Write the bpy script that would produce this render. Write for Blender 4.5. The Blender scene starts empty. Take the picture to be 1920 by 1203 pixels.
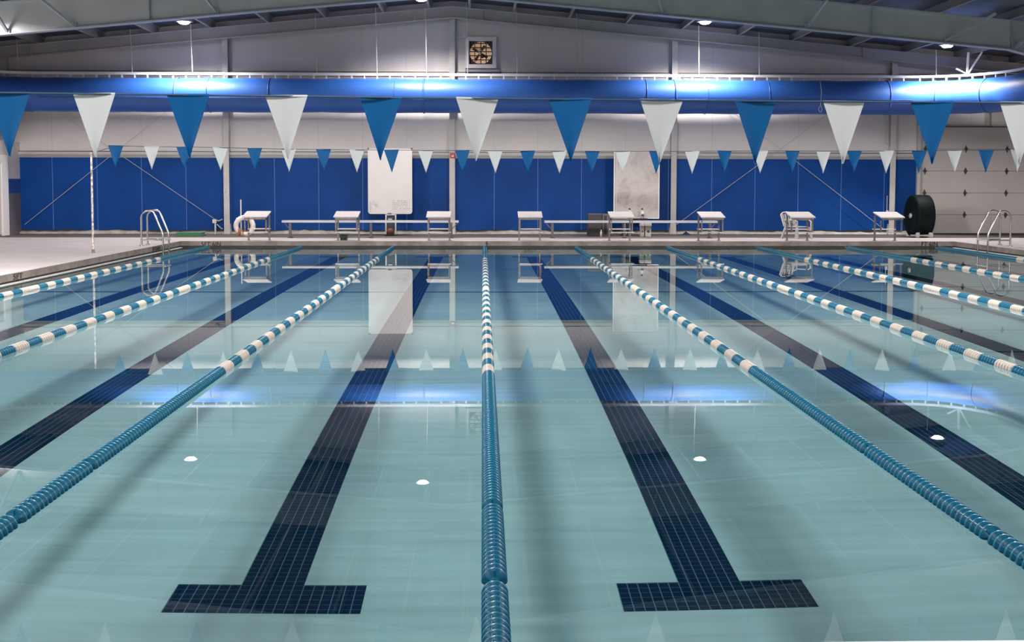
import bpy, math, random
from mathutils import Vector, Matrix, Quaternion
random.seed(7)
C = bpy.context.scene.collection
PI = math.pi
# ------------------------------------------------------------------ camera calibration (metres, water level z = 0)
F, PIT, YAW, ROLL, PPY, H = 2109.7, .05964, .02608, .0019, 469.35, 1.5113
def ray(x, y):
    u, v = x - 960, y - PPY
    u, v = math.cos(ROLL)*u + math.sin(ROLL)*v, -math.sin(ROLL)*u + math.cos(ROLL)*v
    X, up = u/F, -v/F
    cp, sp = math.cos(PIT), math.sin(PIT)
    yy, z = cp + up*sp, -sp + up*cp
    cy, sy = math.cos(YAW), math.sin(YAW)
    return cy*X + sy*yy, -sy*X + cy*yy, z
def at(x, y, Y):                      # point of the plane Y = const seen at a photo position
    a, b, c = ray(x, y)
    return Vector((a/b*Y, Y, H + c/b*Y))
def gnd(x, y, z=.155):                # point of the level z seen at a photo position
    a, b, c = ray(x, y); t = (z - H)/c
    return Vector((a*t, b*t, z))
cy, sy, cp, sp = math.cos(YAW), math.sin(YAW), math.cos(PIT), math.sin(PIT)
r0 = Vector((cy, -sy, 0)); f0 = Vector((sy, cy, 0)); zz = Vector((0, 0, 1))
fw = f0*cp - zz*sp; up = f0*sp + zz*cp
right = r0*math.cos(ROLL) + up*math.sin(ROLL); upv = up*math.cos(ROLL) - r0*math.sin(ROLL)
cam = bpy.data.cameras.new('camera'); camo = bpy.data.objects.new('camera', cam); C.objects.link(camo)
M3 = Matrix((right, upv, -fw)).transposed()
camo.matrix_world = Matrix.Translation((0, 0, H)) @ M3.to_4x4()
cam.sensor_width = 36; cam.lens = F/1920*36; cam.shift_y = -(601.5 - PPY)/1920
cam.clip_end = 200
bpy.context.scene.camera = camo

# ------------------------------------------------------------------ materials
def new_mat(name):
    m = bpy.data.materials.new(name); m.use_nodes = True
    nt = m.node_tree; b = nt.nodes['Principled BSDF']
    return m, nt, b
def mat(name, col, rough=.6, metal=0., noise=0., scale=6., spec=.5, bump=0., bscale=60., coat=0., dark=None):
    m, nt, b = new_mat(name)
    b.inputs['Roughness'].default_value = rough; b.inputs['Metallic'].default_value = metal
    b.inputs['Specular IOR Level'].default_value = spec; b.inputs['Coat Weight'].default_value = coat
    b.inputs['Base Color'].default_value = (*col, 1)
    tc = nt.nodes.new('ShaderNodeTexCoord')
    if noise > 0:
        n = nt.nodes.new('ShaderNodeTexNoise'); n.inputs['Scale'].default_value = scale; n.inputs['Detail'].default_value = 5
        nt.links.new(tc.outputs['Object'], n.inputs['Vector'])
        mx = nt.nodes.new('ShaderNodeMix'); mx.data_type = 'RGBA'
        d = dark or tuple(c*(1-noise) for c in col)
        mx.inputs['A'].default_value = (*d, 1); mx.inputs['B'].default_value = (*[min(1, c*(1+noise*.3)) for c in col], 1)
        rp = nt.nodes.new('ShaderNodeMapRange'); rp.inputs['From Min'].default_value = .3; rp.inputs['From Max'].default_value = .65
        nt.links.new(n.outputs['Fac'], rp.inputs['Value']); nt.links.new(rp.outputs['Result'], mx.inputs['Factor'])
        nt.links.new(mx.outputs['Result'], b.inputs['Base Color'])
    if bump > 0:
        n2 = nt.nodes.new('ShaderNodeTexNoise'); n2.inputs['Scale'].default_value = bscale; n2.inputs['Detail'].default_value = 3
        nt.links.new(tc.outputs['Object'], n2.inputs['Vector'])
        bp = nt.nodes.new('ShaderNodeBump'); bp.inputs['Strength'].default_value = bump; bp.inputs['Distance'].default_value = .01
        nt.links.new(n2.outputs['Fac'], bp.inputs['Height']); nt.links.new(bp.outputs['Normal'], b.inputs['Normal'])
    return m
def seams(m, axis, period, width, col, offset=0.):
    """thin lines repeated every `period` along a world axis, mixed over the base colour"""
    nt = m.node_tree; b = nt.nodes['Principled BSDF']
    g = nt.nodes.new('ShaderNodeNewGeometry'); s = nt.nodes.new('ShaderNodeSeparateXYZ')
    nt.links.new(g.outputs['Position'], s.inputs[0])
    a = nt.nodes.new('ShaderNodeMath'); a.operation = 'ADD'; a.inputs[1].default_value = 100*period - offset
    nt.links.new(s.outputs['XYZ'.index(axis)], a.inputs[0])
    w = nt.nodes.new('ShaderNodeMath'); w.operation = 'MODULO'; w.inputs[1].default_value = period
    nt.links.new(a.outputs[0], w.inputs[0])
    l = nt.nodes.new('ShaderNodeMath'); l.operation = 'LESS_THAN'; l.inputs[1].default_value = width
    nt.links.new(w.outputs[0], l.inputs[0])
    mx = nt.nodes.new('ShaderNodeMix'); mx.data_type = 'RGBA'
    bc = b.inputs['Base Color']
    if bc.is_linked: nt.links.new(bc.links[0].from_socket, mx.inputs['A'])
    else: mx.inputs['A'].default_value = bc.default_value
    mx.inputs['B'].default_value = (*col, 1)
    nt.links.new(l.outputs[0], mx.inputs['Factor']); nt.links.new(mx.outputs['Result'], bc)
    return m
def srgb(r, g, b):
    f = lambda c: ((c/255+.055)/1.055)**2.4 if c > 10 else c/255/12.92
    return (f(r), f(g), f(b))

M = {}
M['wall'] = seams(mat('white ribbed wall panel', (.80, .75, .715), .55, noise=.06, scale=.8), 'X', 1.17, .02, (.70, .66, .64), .3)
M['liner'] = seams(mat('blue vinyl liner', (.006, .066, .30), .5, noise=.25, scale=.9, spec=.12), 'X', 1.17, .016, (.12, .22, .52), .3)
M['duct'] = mat('blue coated duct fabric', (.030, .145, .56), .45, noise=.12, scale=1.5, spec=.8, bump=.25, bscale=7)
M['seam'] = mat('duct seam band', (.06, .14, .50), .4, spec=.6)
M['steel_grey'] = mat('galvanised grey steel', (.36, .37, .36), .5, noise=.12, scale=2)
M['steel_web'] = mat('painted grey rafter web', (.60, .635, .615), .32, noise=.10, scale=1.2, spec=.5)
M['steel_flange'] = mat('pale rafter flange', (.50, .54, .60), .4, noise=.05)
M['steel_far'] = mat('dull grey end rafter', (.42, .40, .40), .6, noise=.1, scale=2)
M['hall_side'] = mat('dull grey side wall panel', (.28, .27, .27), .6, noise=.1)
M['purlin'] = mat('purlin steel', (.36, .34, .34), .55, noise=.1)
M['roof'] = mat('roof insulation facing', (.11, .125, .165), .55, noise=.25, scale=1.4)
M['column'] = mat('off white column paint', (.66, .62, .59), .5, noise=.12, scale=3)
M['girt'] = mat('grey girt', (.60, .57, .54), .5, noise=.06)
M['white'] = mat('white plastic', (.66, .65, .63), .4)
M['white_metal'] = mat('white painted metal', (.86, .84, .82), .35)
M['deck'] = mat('pale concrete deck', (.58, .53, .525), .6, noise=.10, scale=1.2, bump=.15, bscale=40)
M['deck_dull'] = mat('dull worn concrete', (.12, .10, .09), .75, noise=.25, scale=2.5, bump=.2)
M['coping'] = mat('brown grey coping concrete', (.29, .245, .22), .75, noise=.3, scale=5, bump=.3, bscale=50)
M['curb'] = mat('dirty foam and concrete curb', (.62, .60, .52), .85, noise=.3, scale=5, bump=.5, bscale=12)
M['lip'] = mat('white gutter lip', (.78, .76, .73), .4, noise=.1, scale=8)
M['recess_shade'] = mat('painted recess shade', (.05, .045, .04), .8)  # near black that paints the shade inside recesses
M['chrome'] = mat('polished stainless steel', (.72, .70, .68), .18, metal=1., noise=.1, scale=9)
M['post'] = mat('weathered steel post', (.24, .20, .18), .45, metal=.6, noise=.45, scale=12)
M['rust_pole'] = mat('chipped white pole paint', (.62, .58, .55), .5, noise=.75, scale=22, dark=(.16, .09, .07))
M['bench'] = mat('brushed aluminium plank', (.50, .50, .52), .4, metal=.35)
M['bench_leg'] = mat('grey brown bench leg', (.16, .135, .13), .5, metal=.3, noise=.2)
M['board'] = mat('clean whiteboard', (.66, .625, .61), .25, noise=.03, scale=3)
M['black'] = mat('black plastic', (.012, .013, .015), .45)
M['black_reel'] = mat('black polyethylene drum', (.003, .007, .008), .6, noise=.3, scale=4, spec=.1)
M['darkgrey'] = mat('dark grey cabinet', (.055, .048, .05), .6, noise=.15)
M['alu'] = mat('aluminium frame', (.6, .58, .56), .4, metal=.6)
M['flag_blue'] = mat('blue vinyl pennant', (.0, .062, .185), .5, spec=.12, noise=.04, scale=3)
M['flag_white'] = mat('white vinyl pennant', (.37, .395, .40), .5, spec=.2, noise=.03, scale=3)
for k in ('flag_blue', 'flag_white'):
    pass
M['cord'] = mat('dark flag cord', (.02, .05, .09), .6)
M['cable'] = mat('stainless cable', (.75, .75, .75), .35, metal=.5)
M['wire'] = mat('pale hanger wire', (.62, .58, .55), .5)
M['rail'] = mat('white duct track', (.86, .84, .83), .4)
M['blue_float'] = mat('deep blue float plastic', (.003, .10, .175), .3, spec=.3)
M['white_float'] = mat('white float plastic', (.46, .41, .365), .35, spec=.3)
M['ring'] = mat('white ring buoy foam', (.78, .72, .66), .55, noise=.08)
M['rope_or'] = mat('orange rope', (.32, .14, .07), .8)
M['green'] = mat('green mat', (.05, .17, .085), .7)
M['red'] = mat('red alarm housing', (.55, .03, .03), .4)
M['strobe'] = mat('clear strobe lens', (.85, .6, .6), .2)
M['door'] = seams(mat('white sectional door skin', (.62, .575, .55), .5, noise=.05, scale=1), 'Z', .594, .013, (.30, .27, .25), .155)
M['door_plain'] = mat('cream door leaf', (.58, .53, .50), .5)
M['hinge'] = mat('dark hinge', (.10, .085, .08), .5, metal=.4)
M['beige'] = mat('beige bucket plastic', (.62, .57, .53), .5, noise=.12)
M['blue_cloth'] = mat('dark blue cloth', (.01, .05, .16), .8, noise=.3)
M['tan'] = mat('brown box label', (.22, .08, .04), .6)
M['ink'] = mat('black lettering', (.012, .012, .014), .6)
M['ink_faded'] = mat('worn brown lettering', (.06, .045, .04), .7)
M['marker'] = mat('grey marker ink', (.22, .20, .21), .7)
M['chair'] = mat('white resin chair', (.52, .49, .47), .45)
M['motor'] = mat('dark fan motor', (.07, .045, .04), .5, noise=.2)
M['fan_blade'] = mat('brown fan blade', (.16, .075, .05), .5)
M['block_top'] = mat('white non slip tread', (.66, .62, .61), .55, noise=.03)

# smudged whiteboard: soft brown marker stains
m, nt, b = new_mat('stained whiteboard'); b.inputs['Roughness'].default_value = .35
tc = nt.nodes.new('ShaderNodeTexCoord')
n1 = nt.nodes.new('ShaderNodeTexNoise'); n1.inputs['Scale'].default_value = 2.4; n1.inputs['Detail'].default_value = 8; n1.inputs['Roughness'].default_value = .7
n1.inputs['Distortion'].default_value = .6
nt.links.new(tc.outputs['Object'], n1.inputs['Vector'])
mr = nt.nodes.new('ShaderNodeMapRange'); mr.inputs['From Min'].default_value = .47; mr.inputs['From Max'].default_value = .74
nt.links.new(n1.outputs['Fac'], mr.inputs['Value'])
sx = nt.nodes.new('ShaderNodeSeparateXYZ'); nt.links.new(tc.outputs['Object'], sx.inputs[0])
# a heavier smear low on the board (object z about 0.55 above its bottom)
sb = nt.nodes.new('ShaderNodeMath'); sb.operation = 'SUBTRACT'; sb.inputs[1].default_value = .43; nt.links.new(sx.outputs['Z'], sb.inputs[0])
ab = nt.nodes.new('ShaderNodeMath'); ab.operation = 'ABSOLUTE'; nt.links.new(sb.outputs[0], ab.inputs[0])
m2 = nt.nodes.new('ShaderNodeMapRange'); m2.inputs['From Min'].default_value = .0; m2.inputs['From Max'].default_value = .28
m2.inputs['To Min'].default_value = 1.0; m2.inputs['To Max'].default_value = 0.; nt.links.new(ab.outputs[0], m2.inputs['Value'])
n3 = nt.nodes.new('ShaderNodeTexNoise'); n3.inputs['Scale'].default_value = 3.5; n3.inputs['Detail'].default_value = 6; nt.links.new(tc.outputs['Object'], n3.inputs['Vector'])
mb_ = nt.nodes.new('ShaderNodeMath'); mb_.operation = 'MULTIPLY'; nt.links.new(m2.outputs['Result'], mb_.inputs[0]); nt.links.new(n3.outputs['Fac'], mb_.inputs[1])
ha = nt.nodes.new('ShaderNodeMath'); ha.operation = 'MULTIPLY'; ha.inputs[1].default_value = .55; nt.links.new(mr.outputs['Result'], ha.inputs[0])
mm = nt.nodes.new('ShaderNodeMath'); mm.operation = 'ADD'; mm.use_clamp = True
nt.links.new(ha.outputs[0], mm.inputs[0]); nt.links.new(mb_.outputs[0], mm.inputs[1])
mx = nt.nodes.new('ShaderNodeMix'); mx.data_type = 'RGBA'; mx.inputs['A'].default_value = (.56, .51, .49, 1); mx.inputs['B'].default_value = (.15, .11, .095, 1)
nt.links.new(mm.outputs[0], mx.inputs['Factor']); nt.links.new(mx.outputs['Result'], b.inputs['Base Color'])
M['board_dirty'] = m

# pool plaster with faint trowel lines and stains
m, nt, b = new_mat('pool plaster'); b.inputs['Roughness'].default_value = .7; b.inputs['Specular IOR Level'].default_value = .1
tc = nt.nodes.new('ShaderNodeTexCoord')
mp = nt.nodes.new('ShaderNodeMapping'); mp.inputs['Scale'].default_value = (.5, 7, 1)
nt.links.new(tc.outputs['Object'], mp.inputs['Vector'])
n1 = nt.nodes.new('ShaderNodeTexNoise'); n1.inputs['Scale'].default_value = 1.6; n1.inputs['Detail'].default_value = 5
nt.links.new(mp.outputs[0], n1.inputs['Vector'])
n2 = nt.nodes.new('ShaderNodeTexNoise'); n2.inputs['Scale'].default_value = .9; n2.inputs['Detail'].default_value = 4
nt.links.new(tc.outputs['Object'], n2.inputs['Vector'])
ad = nt.nodes.new('ShaderNodeMath'); ad.operation = 'ADD'; nt.links.new(n1.outputs['Fac'], ad.inputs[0]); nt.links.new(n2.outputs['Fac'], ad.inputs[1])
mr = nt.nodes.new('ShaderNodeMapRange'); mr.inputs['From Min'].default_value = .7; mr.inputs['From Max'].default_value = 1.2
nt.links.new(ad.outputs[0], mr.inputs['Value'])
mx = nt.nodes.new('ShaderNodeMix'); mx.data_type = 'RGBA'; mx.inputs['A'].default_value = (.405, .40, .40, 1); mx.inputs['B'].default_value = (.515, .51, .51, 1)
nt.links.new(mr.outputs['Result'], mx.inputs['Factor']); nt.links.new(mx.outputs['Result'], b.inputs['Base Color'])
M['plaster'] = m
# 2 inch navy tiles, in the pool floor's own coordinates
m, nt, b = new_mat('navy lane tile'); b.inputs['Roughness'].default_value = .8; b.inputs['Specular IOR Level'].default_value = .0
g = nt.nodes.new('ShaderNodeTexCoord'); s = nt.nodes.new('ShaderNodeSeparateXYZ'); nt.links.new(g.outputs['Object'], s.inputs[0])
def line(sock, off):
    a = nt.nodes.new('ShaderNodeMath'); a.operation = 'ADD'; a.inputs[1].default_value = 50.8 + off; nt.links.new(sock, a.inputs[0])
    w = nt.nodes.new('ShaderNodeMath'); w.operation = 'MODULO'; w.inputs[1].default_value = .0508; nt.links.new(a.outputs[0], w.inputs[0])
    l = nt.nodes.new('ShaderNodeMath'); l.operation = 'LESS_THAN'; l.inputs[1].default_value = .0042; nt.links.new(w.outputs[0], l.inputs[0])
    return l.outputs[0]
# lanes are 2.134 m apart = 42.008 tiles, so the grid stays in step
lx = line(s.outputs[0], 1.022 + .1524 + .0508*.5*0); ly = line(s.outputs[1], -.0102)
mxm = nt.nodes.new('ShaderNodeMath'); mxm.operation = 'MAXIMUM'; nt.links.new(lx, mxm.inputs[0])
lyh = nt.nodes.new('ShaderNodeMath'); lyh.operation = 'MULTIPLY'; lyh.inputs[1].default_value = .45; nt.links.new(ly, lyh.inputs[0]); nt.links.new(lyh.outputs[0], mxm.inputs[1])
nz = nt.nodes.new('ShaderNodeTexNoise'); nz.inputs['Scale'].default_value = 14; nt.links.new(g.outputs['Object'], nz.inputs['Vector'])
base = nt.nodes.new('ShaderNodeMix'); base.data_type = 'RGBA'; base.inputs['A'].default_value = (.0005, .009, .030, 1); base.inputs['B'].default_value = (.001, .016, .048, 1)
nt.links.new(nz.outputs['Fac'], base.inputs['Factor'])
mx = nt.nodes.new('ShaderNodeMix'); mx.data_type = 'RGBA'; mx.inputs['B'].default_value = (.12, .18, .20, 1)
nt.links.new(base.outputs['Result'], mx.inputs['A']); nt.links.new(mxm.outputs[0], mx.inputs['Factor']); nt.links.new(mx.outputs['Result'], b.inputs['Base Color'])
M['tile'] = m
# water: a refracting volume that absorbs red first
m = bpy.data.materials.new('pool water'); m.use_nodes = True; nt = m.node_tree; nt.nodes.clear()
out = nt.nodes.new('ShaderNodeOutputMaterial'); gl = nt.nodes.new('ShaderNodeBsdfGlass'); gl.inputs['IOR'].default_value = 1.333; gl.inputs['Roughness'].default_value = 0
va = nt.nodes.new('ShaderNodeVolumeAbsorption'); va.inputs['Color'].default_value = (.63, .93, .965, 1); va.inputs['Density'].default_value = .23
nt.links.new(gl.outputs[0], out.inputs['Surface']); nt.links.new(va.outputs[0], out.inputs['Volume'])
M['water'] = m
def emit(name, col, s):
    m = bpy.data.materials.new(name); m.use_nodes = True; nt = m.node_tree; nt.nodes.clear()
    o = nt.nodes.new('ShaderNodeOutputMaterial'); e = nt.nodes.new('ShaderNodeEmission'); e.inputs[0].default_value = (*col, 1); e.inputs[1].default_value = s
    nt.links.new(e.outputs[0], o.inputs[0]); return m
M['lens'] = emit('lamp lens', (1, .97, .94), 40)
m, nt, b = new_mat('translucent louver'); b.inputs['Base Color'].default_value = (.8, .74, .68, 1); b.inputs['Roughness'].default_value = .5
tr = nt.nodes.new('ShaderNodeBsdfTranslucent'); tr.inputs[0].default_value = (.85, .76, .68, 1); ms = nt.nodes.new('ShaderNodeMixShader'); ms.inputs[0].default_value = .5
nt.links.new(b.outputs[0], ms.inputs[1]); nt.links.new(tr.outputs[0], ms.inputs[2]); nt.links.new(ms.outputs[0], nt.nodes['Material Output'].inputs['Surface'])
M['louver'] = m

# ------------------------------------------------------------------ mesh builder
class MB:
    def __init__(s): s.v = []; s.f = []; s.mi = []; s.smooth = []
    def add(s, vs, fs, mi=0, sm=False):
        o = len(s.v); s.v += [tuple(p) for p in vs]
        for f in fs: s.f.append([i+o for i in f]); s.mi.append(mi); s.smooth.append(sm)
        return s
    def box(s, x0, x1, y0, y1, z0, z1, mi=0):
        vs = [(x, y, z) for z in (z0, z1) for y in (y0, y1) for x in (x0, x1)]
        return s.add(vs, [(0, 2, 3, 1), (4, 5, 7, 6), (0, 1, 5, 4), (2, 6, 7, 3), (0, 4, 6, 2), (1, 3, 7, 5)], mi)
    def hexa(s, pts, mi=0):           # 8 points: bottom 4 (ccw), top 4
        return s.add(pts, [(3, 2, 1, 0), (4, 5, 6, 7), (0, 1, 5, 4), (1, 2, 6, 5), (2, 3, 7, 6), (3, 0, 4, 7)], mi)
    def bar(s, p0, p1, w, h, mi=0, upv=None):
        p0, p1 = Vector(p0), Vector(p1); d = (p1-p0).normalized()
        u = Vector(upv) if upv else (Vector((0, 0, 1)) if abs(d.z) < .9 else Vector((0, 1, 0)))
        a = d.cross(u).normalized(); b = a.cross(d).normalized()
        q = []
        for p in (p0, p1):
            for (i, j) in ((-1, -1), (1, -1), (1, 1), (-1, 1)): q.append(p + a*i*w/2 + b*j*h/2)
        return s.hexa(q, mi)
    def tube(s, path, r, seg=12, mi=0, caps=True, sm=True):
        path = [Vector(p) for p in path]; n = len(path)
        d0 = (path[1]-path[0]).normalized()
        a = d0.cross(Vector((0, 0, 1)) if abs(d0.z) < .9 else Vector((0, 1, 0))).normalized()
        vs = []; prev = d0
        for i, p in enumerate(path):
            if i == 0: d = d0
            elif i == n-1: d = (path[-1]-path[-2]).normalized()
            else: d = ((path[i+1]-p).normalized() + (p-path[i-1]).normalized()).normalized()
            a = (prev.rotation_difference(d) @ a).normalized(); prev = d
            b = d.cross(a).normalized()
            rr = r[i] if isinstance(r, (list, tuple)) else r
            vs += [p + (a*math.cos(2*PI*k/seg) + b*math.sin(2*PI*k/seg))*rr for k in range(seg)]
        fs = [(i*seg+k, i*seg+(k+1) % seg, (i+1)*seg+(k+1) % seg, (i+1)*seg+k) for i in range(n-1) for k in range(seg)]
        s.add(vs, fs, mi, sm)
        if caps: s.add(vs[:seg], [list(range(seg))[::-1]], mi); s.add(vs[-seg:], [list(range(seg))], mi)
        return s
    def lathe(s, prof, o, ax, seg=24, mi=0, sm=True):   # prof: list of (t along ax, r)
        o = Vector(o); ax = Vector(ax).normalized()
        a = ax.cross(Vector((0, 0, 1)) if abs(ax.z) < .9 else Vector((0, 1, 0))).normalized(); b = ax.cross(a)
        vs = [o + ax*t + (a*math.cos(2*PI*k/seg) + b*math.sin(2*PI*k/seg))*r for (t, r) in prof for k in range(seg)]
        fs = [(i*seg+k, i*seg+(k+1) % seg, (i+1)*seg+(k+1) % seg, (i+1)*seg+k) for i in range(len(prof)-1) for k in range(seg)]
        return s.add(vs, fs, mi, sm)
    def build(s, name, mats, parent=None, loc=None, bevel=0.):
        if not isinstance(mats, (list, tuple)): mats = [mats]
        me = bpy.data.meshes.new(name); 
        off = Vector(loc) if loc is not None else Vector((0, 0, 0))
        me.from_pydata([Vector(p)-off for p in s.v], [], s.f)
        for m_ in mats: me.materials.append(m_)
        me.polygons.foreach_set('material_index', s.mi); me.polygons.foreach_set('use_smooth', s.smooth); me.update()
        o = bpy.data.objects.new(name, me); C.objects.link(o)
        if parent is not None:
            o.parent = parent; o.location = off - Vector(parent['_loc']) if parent.get('_loc') is not None else off
        else: o.location = off
        if bevel:
            bv = o.modifiers.new('bevel', 'BEVEL'); bv.width = bevel; bv.segments = 2; bv.limit_method = 'ANGLE'
        return o
def tag(o, label=None, cat=None, group=None, kind=None):
    if label: o['label'] = label
    if cat: o['category'] = cat
    if group: o['group'] = group
    if kind: o['kind'] = kind
    return o
def thing(name, label, cat, loc=(0, 0, 0), group=None, kind=None):
    e = bpy.data.objects.new(name, None); C.objects.link(e); e.location = loc; e.empty_display_size = .1
    return tag(e, label, cat, group, kind)
def part(name, mb, m, parent, base=None, label=None, bevel=0.):
    """mb is in world coordinates (or local if base is None and parent at origin)"""
    o = mb.build(name, m, None, None, bevel)
    if base is not None:
        for v in o.data.vertices: v.co -= Vector(base)
    o.parent = parent
    if label: o['label'] = label
    return o
def copy_tree(o, parent=None):
    c = o.copy(); C.objects.link(c); c.parent = parent
    for ch in list(o.children): copy_tree(ch, c)
    return c
def arc(c, r, a0, a1, n, u, v):
    return [Vector(c) + Vector(u)*r*math.cos(a0+(a1-a0)*i/n) + Vector(v)*r*math.sin(a0+(a1-a0)*i/n) for i in range(n+1)]

# ------------------------------------------------------------------ dimensions
LW, XO = 2.134, .045
YN, YF = 3.529, 26.389                 # pool end walls
XL, XR = -7.0, 11.15                   # pool side walls
ZD = .155                              # deck level
YW = 30.2                              # far wall plane
HXL, HXR, HYB = -18.2, 16.6, -9.0      # hall
RX = -.8                               # ridge
rz = lambda X: 6.13 - .094*abs(X-RX)   # underside of purlins / top of rafters
roofz = lambda X: rz(X) + .2

# ------------------------------------------------------------------ pool basin: floor mesh with plaster and tile faces
def depth(Y): return -1.25 if Y < 17 else -1.25 - (Y-17)/(YF-17)*.33
mb = MB()
xs = {XL, XR}; lanes = []
for n in range(-3, 5):
    c = (n+.5)*LW + XO; lanes.append(c); xs |= {c-.1524, c+.1524, c-.4572, c+.4572}
xs = sorted(xs)
ty0, ty1 = 5.10, 5.405                # near crossbar
ty3 = 24.90; ty2 = ty3-.254            # far crossbar
ys = [YN, ty0, ty1, 8, 11, 14, 16.94, 17.06, 19, 22, ty2, ty3, YF]
xs_f = xs
for i in range(len(ys)-1):
    for j in range(len(xs_f)-1):
        xm, ym = (xs_f[j]+xs_f[j+1])/2, (ys[i]+ys[i+1])/2
        c = min(lanes, key=lambda q: abs(q-xm)); d = abs(c-xm)
        tile = (d < .1524 and ty0 < ym < ty3) or (d < .4572 and (ty0 < ym < ty1 or ty2 < ym < ty3))
        k = 1 if tile else 0
        if 16.94 < ym < 17.06 and not tile: k = 2
        mb.add([(xs_f[j], ys[i], depth(ys[i])), (xs_f[j+1], ys[i], depth(ys[i])), (xs_f[j+1], ys[i+1], depth(ys[i+1])), (xs_f[j], ys[i+1], depth(ys[i+1]))], [(0, 1, 2, 3)], k)
# walls of the basin (side, far with tile crosses, near)
for X, s in ((XL, 1), (XR, -1)):
    for i in range(len(ys)-1):
        q = [(X, ys[i], depth(ys[i])), (X, ys[i], .0), (X, ys[i+1], .0), (X, ys[i+1], depth(ys[i+1]))]
        mb.add(q if s > 0 else q[::-1], [(3, 2, 1, 0)], 0)
for Y, s in ((YF, 1), (YN, -1)):
    for j in range(len(xs_f)-1):
        xm = (xs_f[j]+xs_f[j+1])/2; c = min(lanes, key=lambda q: abs(q-xm)); d = abs(c-xm)
        zs = [depth(Y), -.75, -.45, .0]
        for k in range(3):
            tile = (d < .1524 and k < 2) or (d < .4572 and k == 1)
            q = [(xs_f[j], Y, zs[k]), (xs_f[j+1], Y, zs[k]), (xs_f[j+1], Y, zs[k+1]), (xs_f[j], Y, zs[k+1])]
            mb.add(q if s > 0 else q[::-1], [(0, 1, 2, 3)], 1 if tile else 0)
basin = mb.build('pool_basin', [M['plaster'], M['tile'], M['ink']])
tag(basin, 'pale plaster swimming pool floor with navy tiled lane lines', 'pool', kind='structure')
# water body
mb = MB(); zb = -1.7; e = .02
mb.add([(XL-e, YN-e, 0), (XR+e, YN-e, 0), (XR+e, YF+e, 0), (XL-e, YF+e, 0)], [(0, 1, 2, 3)], 0, True)
mb.add([(XL-e, YN-e, 0), (XR+e, YN-e, 0), (XR+e, YF+e, 0), (XL-e, YF+e, 0), (XL-e, YN-e, zb), (XR+e, YN-e, zb), (XR+e, YF+e, zb), (XL-e, YF+e, zb)],
       [(7, 6, 5, 4), (0, 4, 5, 1), (1, 5, 6, 2), (2, 6, 7, 3), (3, 7, 4, 0)], 0)
water = mb.build('pool_water', M['water'])
tag(water, 'still clear turquoise water filling the swimming pool', 'water', kind='stuff')

# ------------------------------------------------------------------ deck with coping and gutter
CF = .03
mb = MB()
def slab(x0, x1, y0, y1, mi, z1=ZD, z0=-.3): mb.box(x0, x1, y0, y1, z0, z1, mi)
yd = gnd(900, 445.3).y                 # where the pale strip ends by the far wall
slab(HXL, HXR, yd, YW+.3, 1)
slab(HXL, XL-.32, HYB, yd, 0); slab(XR+.32, HXR, HYB, yd, 0)
slab(XL-.32, XR+.32, YF+.30, yd, 0); slab(XL-.32, XR+.32, HYB, YN-.60, 0)
floor = mb.build('floor', [M['deck'], M['deck_dull']]); tag(floor, 'pale concrete pool deck around the water', 'floor', kind='structure')
mb = MB()
# coping ring: vertical brown face above the water, pale top
def cop(x0, x1, y0, y1):
    mb.box(x0, x1, y0, y1, .045, ZD-.004, 0); mb.box(x0, x1, y0, y1, ZD-.004, ZD, 1)
cop(XL-.32, XL-CF, YN-.60, YF+.30); cop(XR+CF, XR+.32, YN-.60, YF+.30)
cop(XL-CF, XR+CF, YF-.0, YF+.30); cop(XL-CF, XR+CF, YN-.60, YN-.29)
coping = mb.build('trim_1', [M['coping'], M['deck']]); tag(coping, 'brown grey concrete coping edge around the pool', 'coping', kind='structure')
mb = MB()
mb.box(XL-.05, XL+.0, YN, YF, -.15, .012); mb.box(XR-.0, XR+.05, YN, YF, -.15, .012)
lipo = mb.build('trim_2', M['lip'], bevel=.004); tag(lipo, 'white gutter lip along the long sides of the pool', 'gutter', kind='structure')
mb = MB()
mb.box(XL-.30, XL-.05, YN-.4, YF, -.3, .04); mb.box(XR+.05, XR+.30, YN-.4, YF, -.3, .04)
mb.box(XL-.3, XR+.3, YF+.012, YF+.3, -.3, .045); mb.box(XL-.3, XR+.3, YN-.59, YN-.02, -.3, .04)
gut = mb.build('trim_3', M['recess_shade']); tag(gut, 'painted recess shade under the coping', 'gutter', kind='structure')  # solid dark boxes paint the shade inside the gutter

# depth markings on the coping face
def text(s, name, parent, loc, rot, size, m, sx=1.):
    cu = bpy.data.curves.new(name, 'FONT'); cu.body = s; cu.size = size; cu.extrude = .0015; cu.align_x = 'LEFT'; cu.resolution_u = 4; cu.offset = size*.014
    cu.materials.append(m)
    o = bpy.data.objects.new(name, cu); C.objects.link(o); o.parent = parent; o.location = loc; o.rotation_euler = rot; o.scale = (sx, 1, 1)
    return o
def fartext(s, x0, x1, y1, size, m=None, sx=1.):
    a = at(x0, y1, YF)
    return text(s, 'depth_marking', coping, (a.x, YF-.003, a.z), (PI/2, 0, 0), size, m or M['ink'], sx)
fartext('5FT 6IN', 377, 416, 461.2, .142, sx=.98)
fartext('6', 910, 919, 459.5, .142)
fartext('FT 6IN', 1727, 1760, 461, .142, sx=.98)
yl = XL-CF+.003
text('5FT', 'depth_marking', coping, (yl, gnd(1, 520, .08).y-.12, .055), (PI/2, 0, PI/2), .115, M['ink_faded'], 2.0)
text('5FT6IN', 'depth_marking', coping, (yl, gnd(249, 468, .08).y-.1, .055), (PI/2, 0, PI/2), .105, M['ink_faded'], 1.9)

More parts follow.
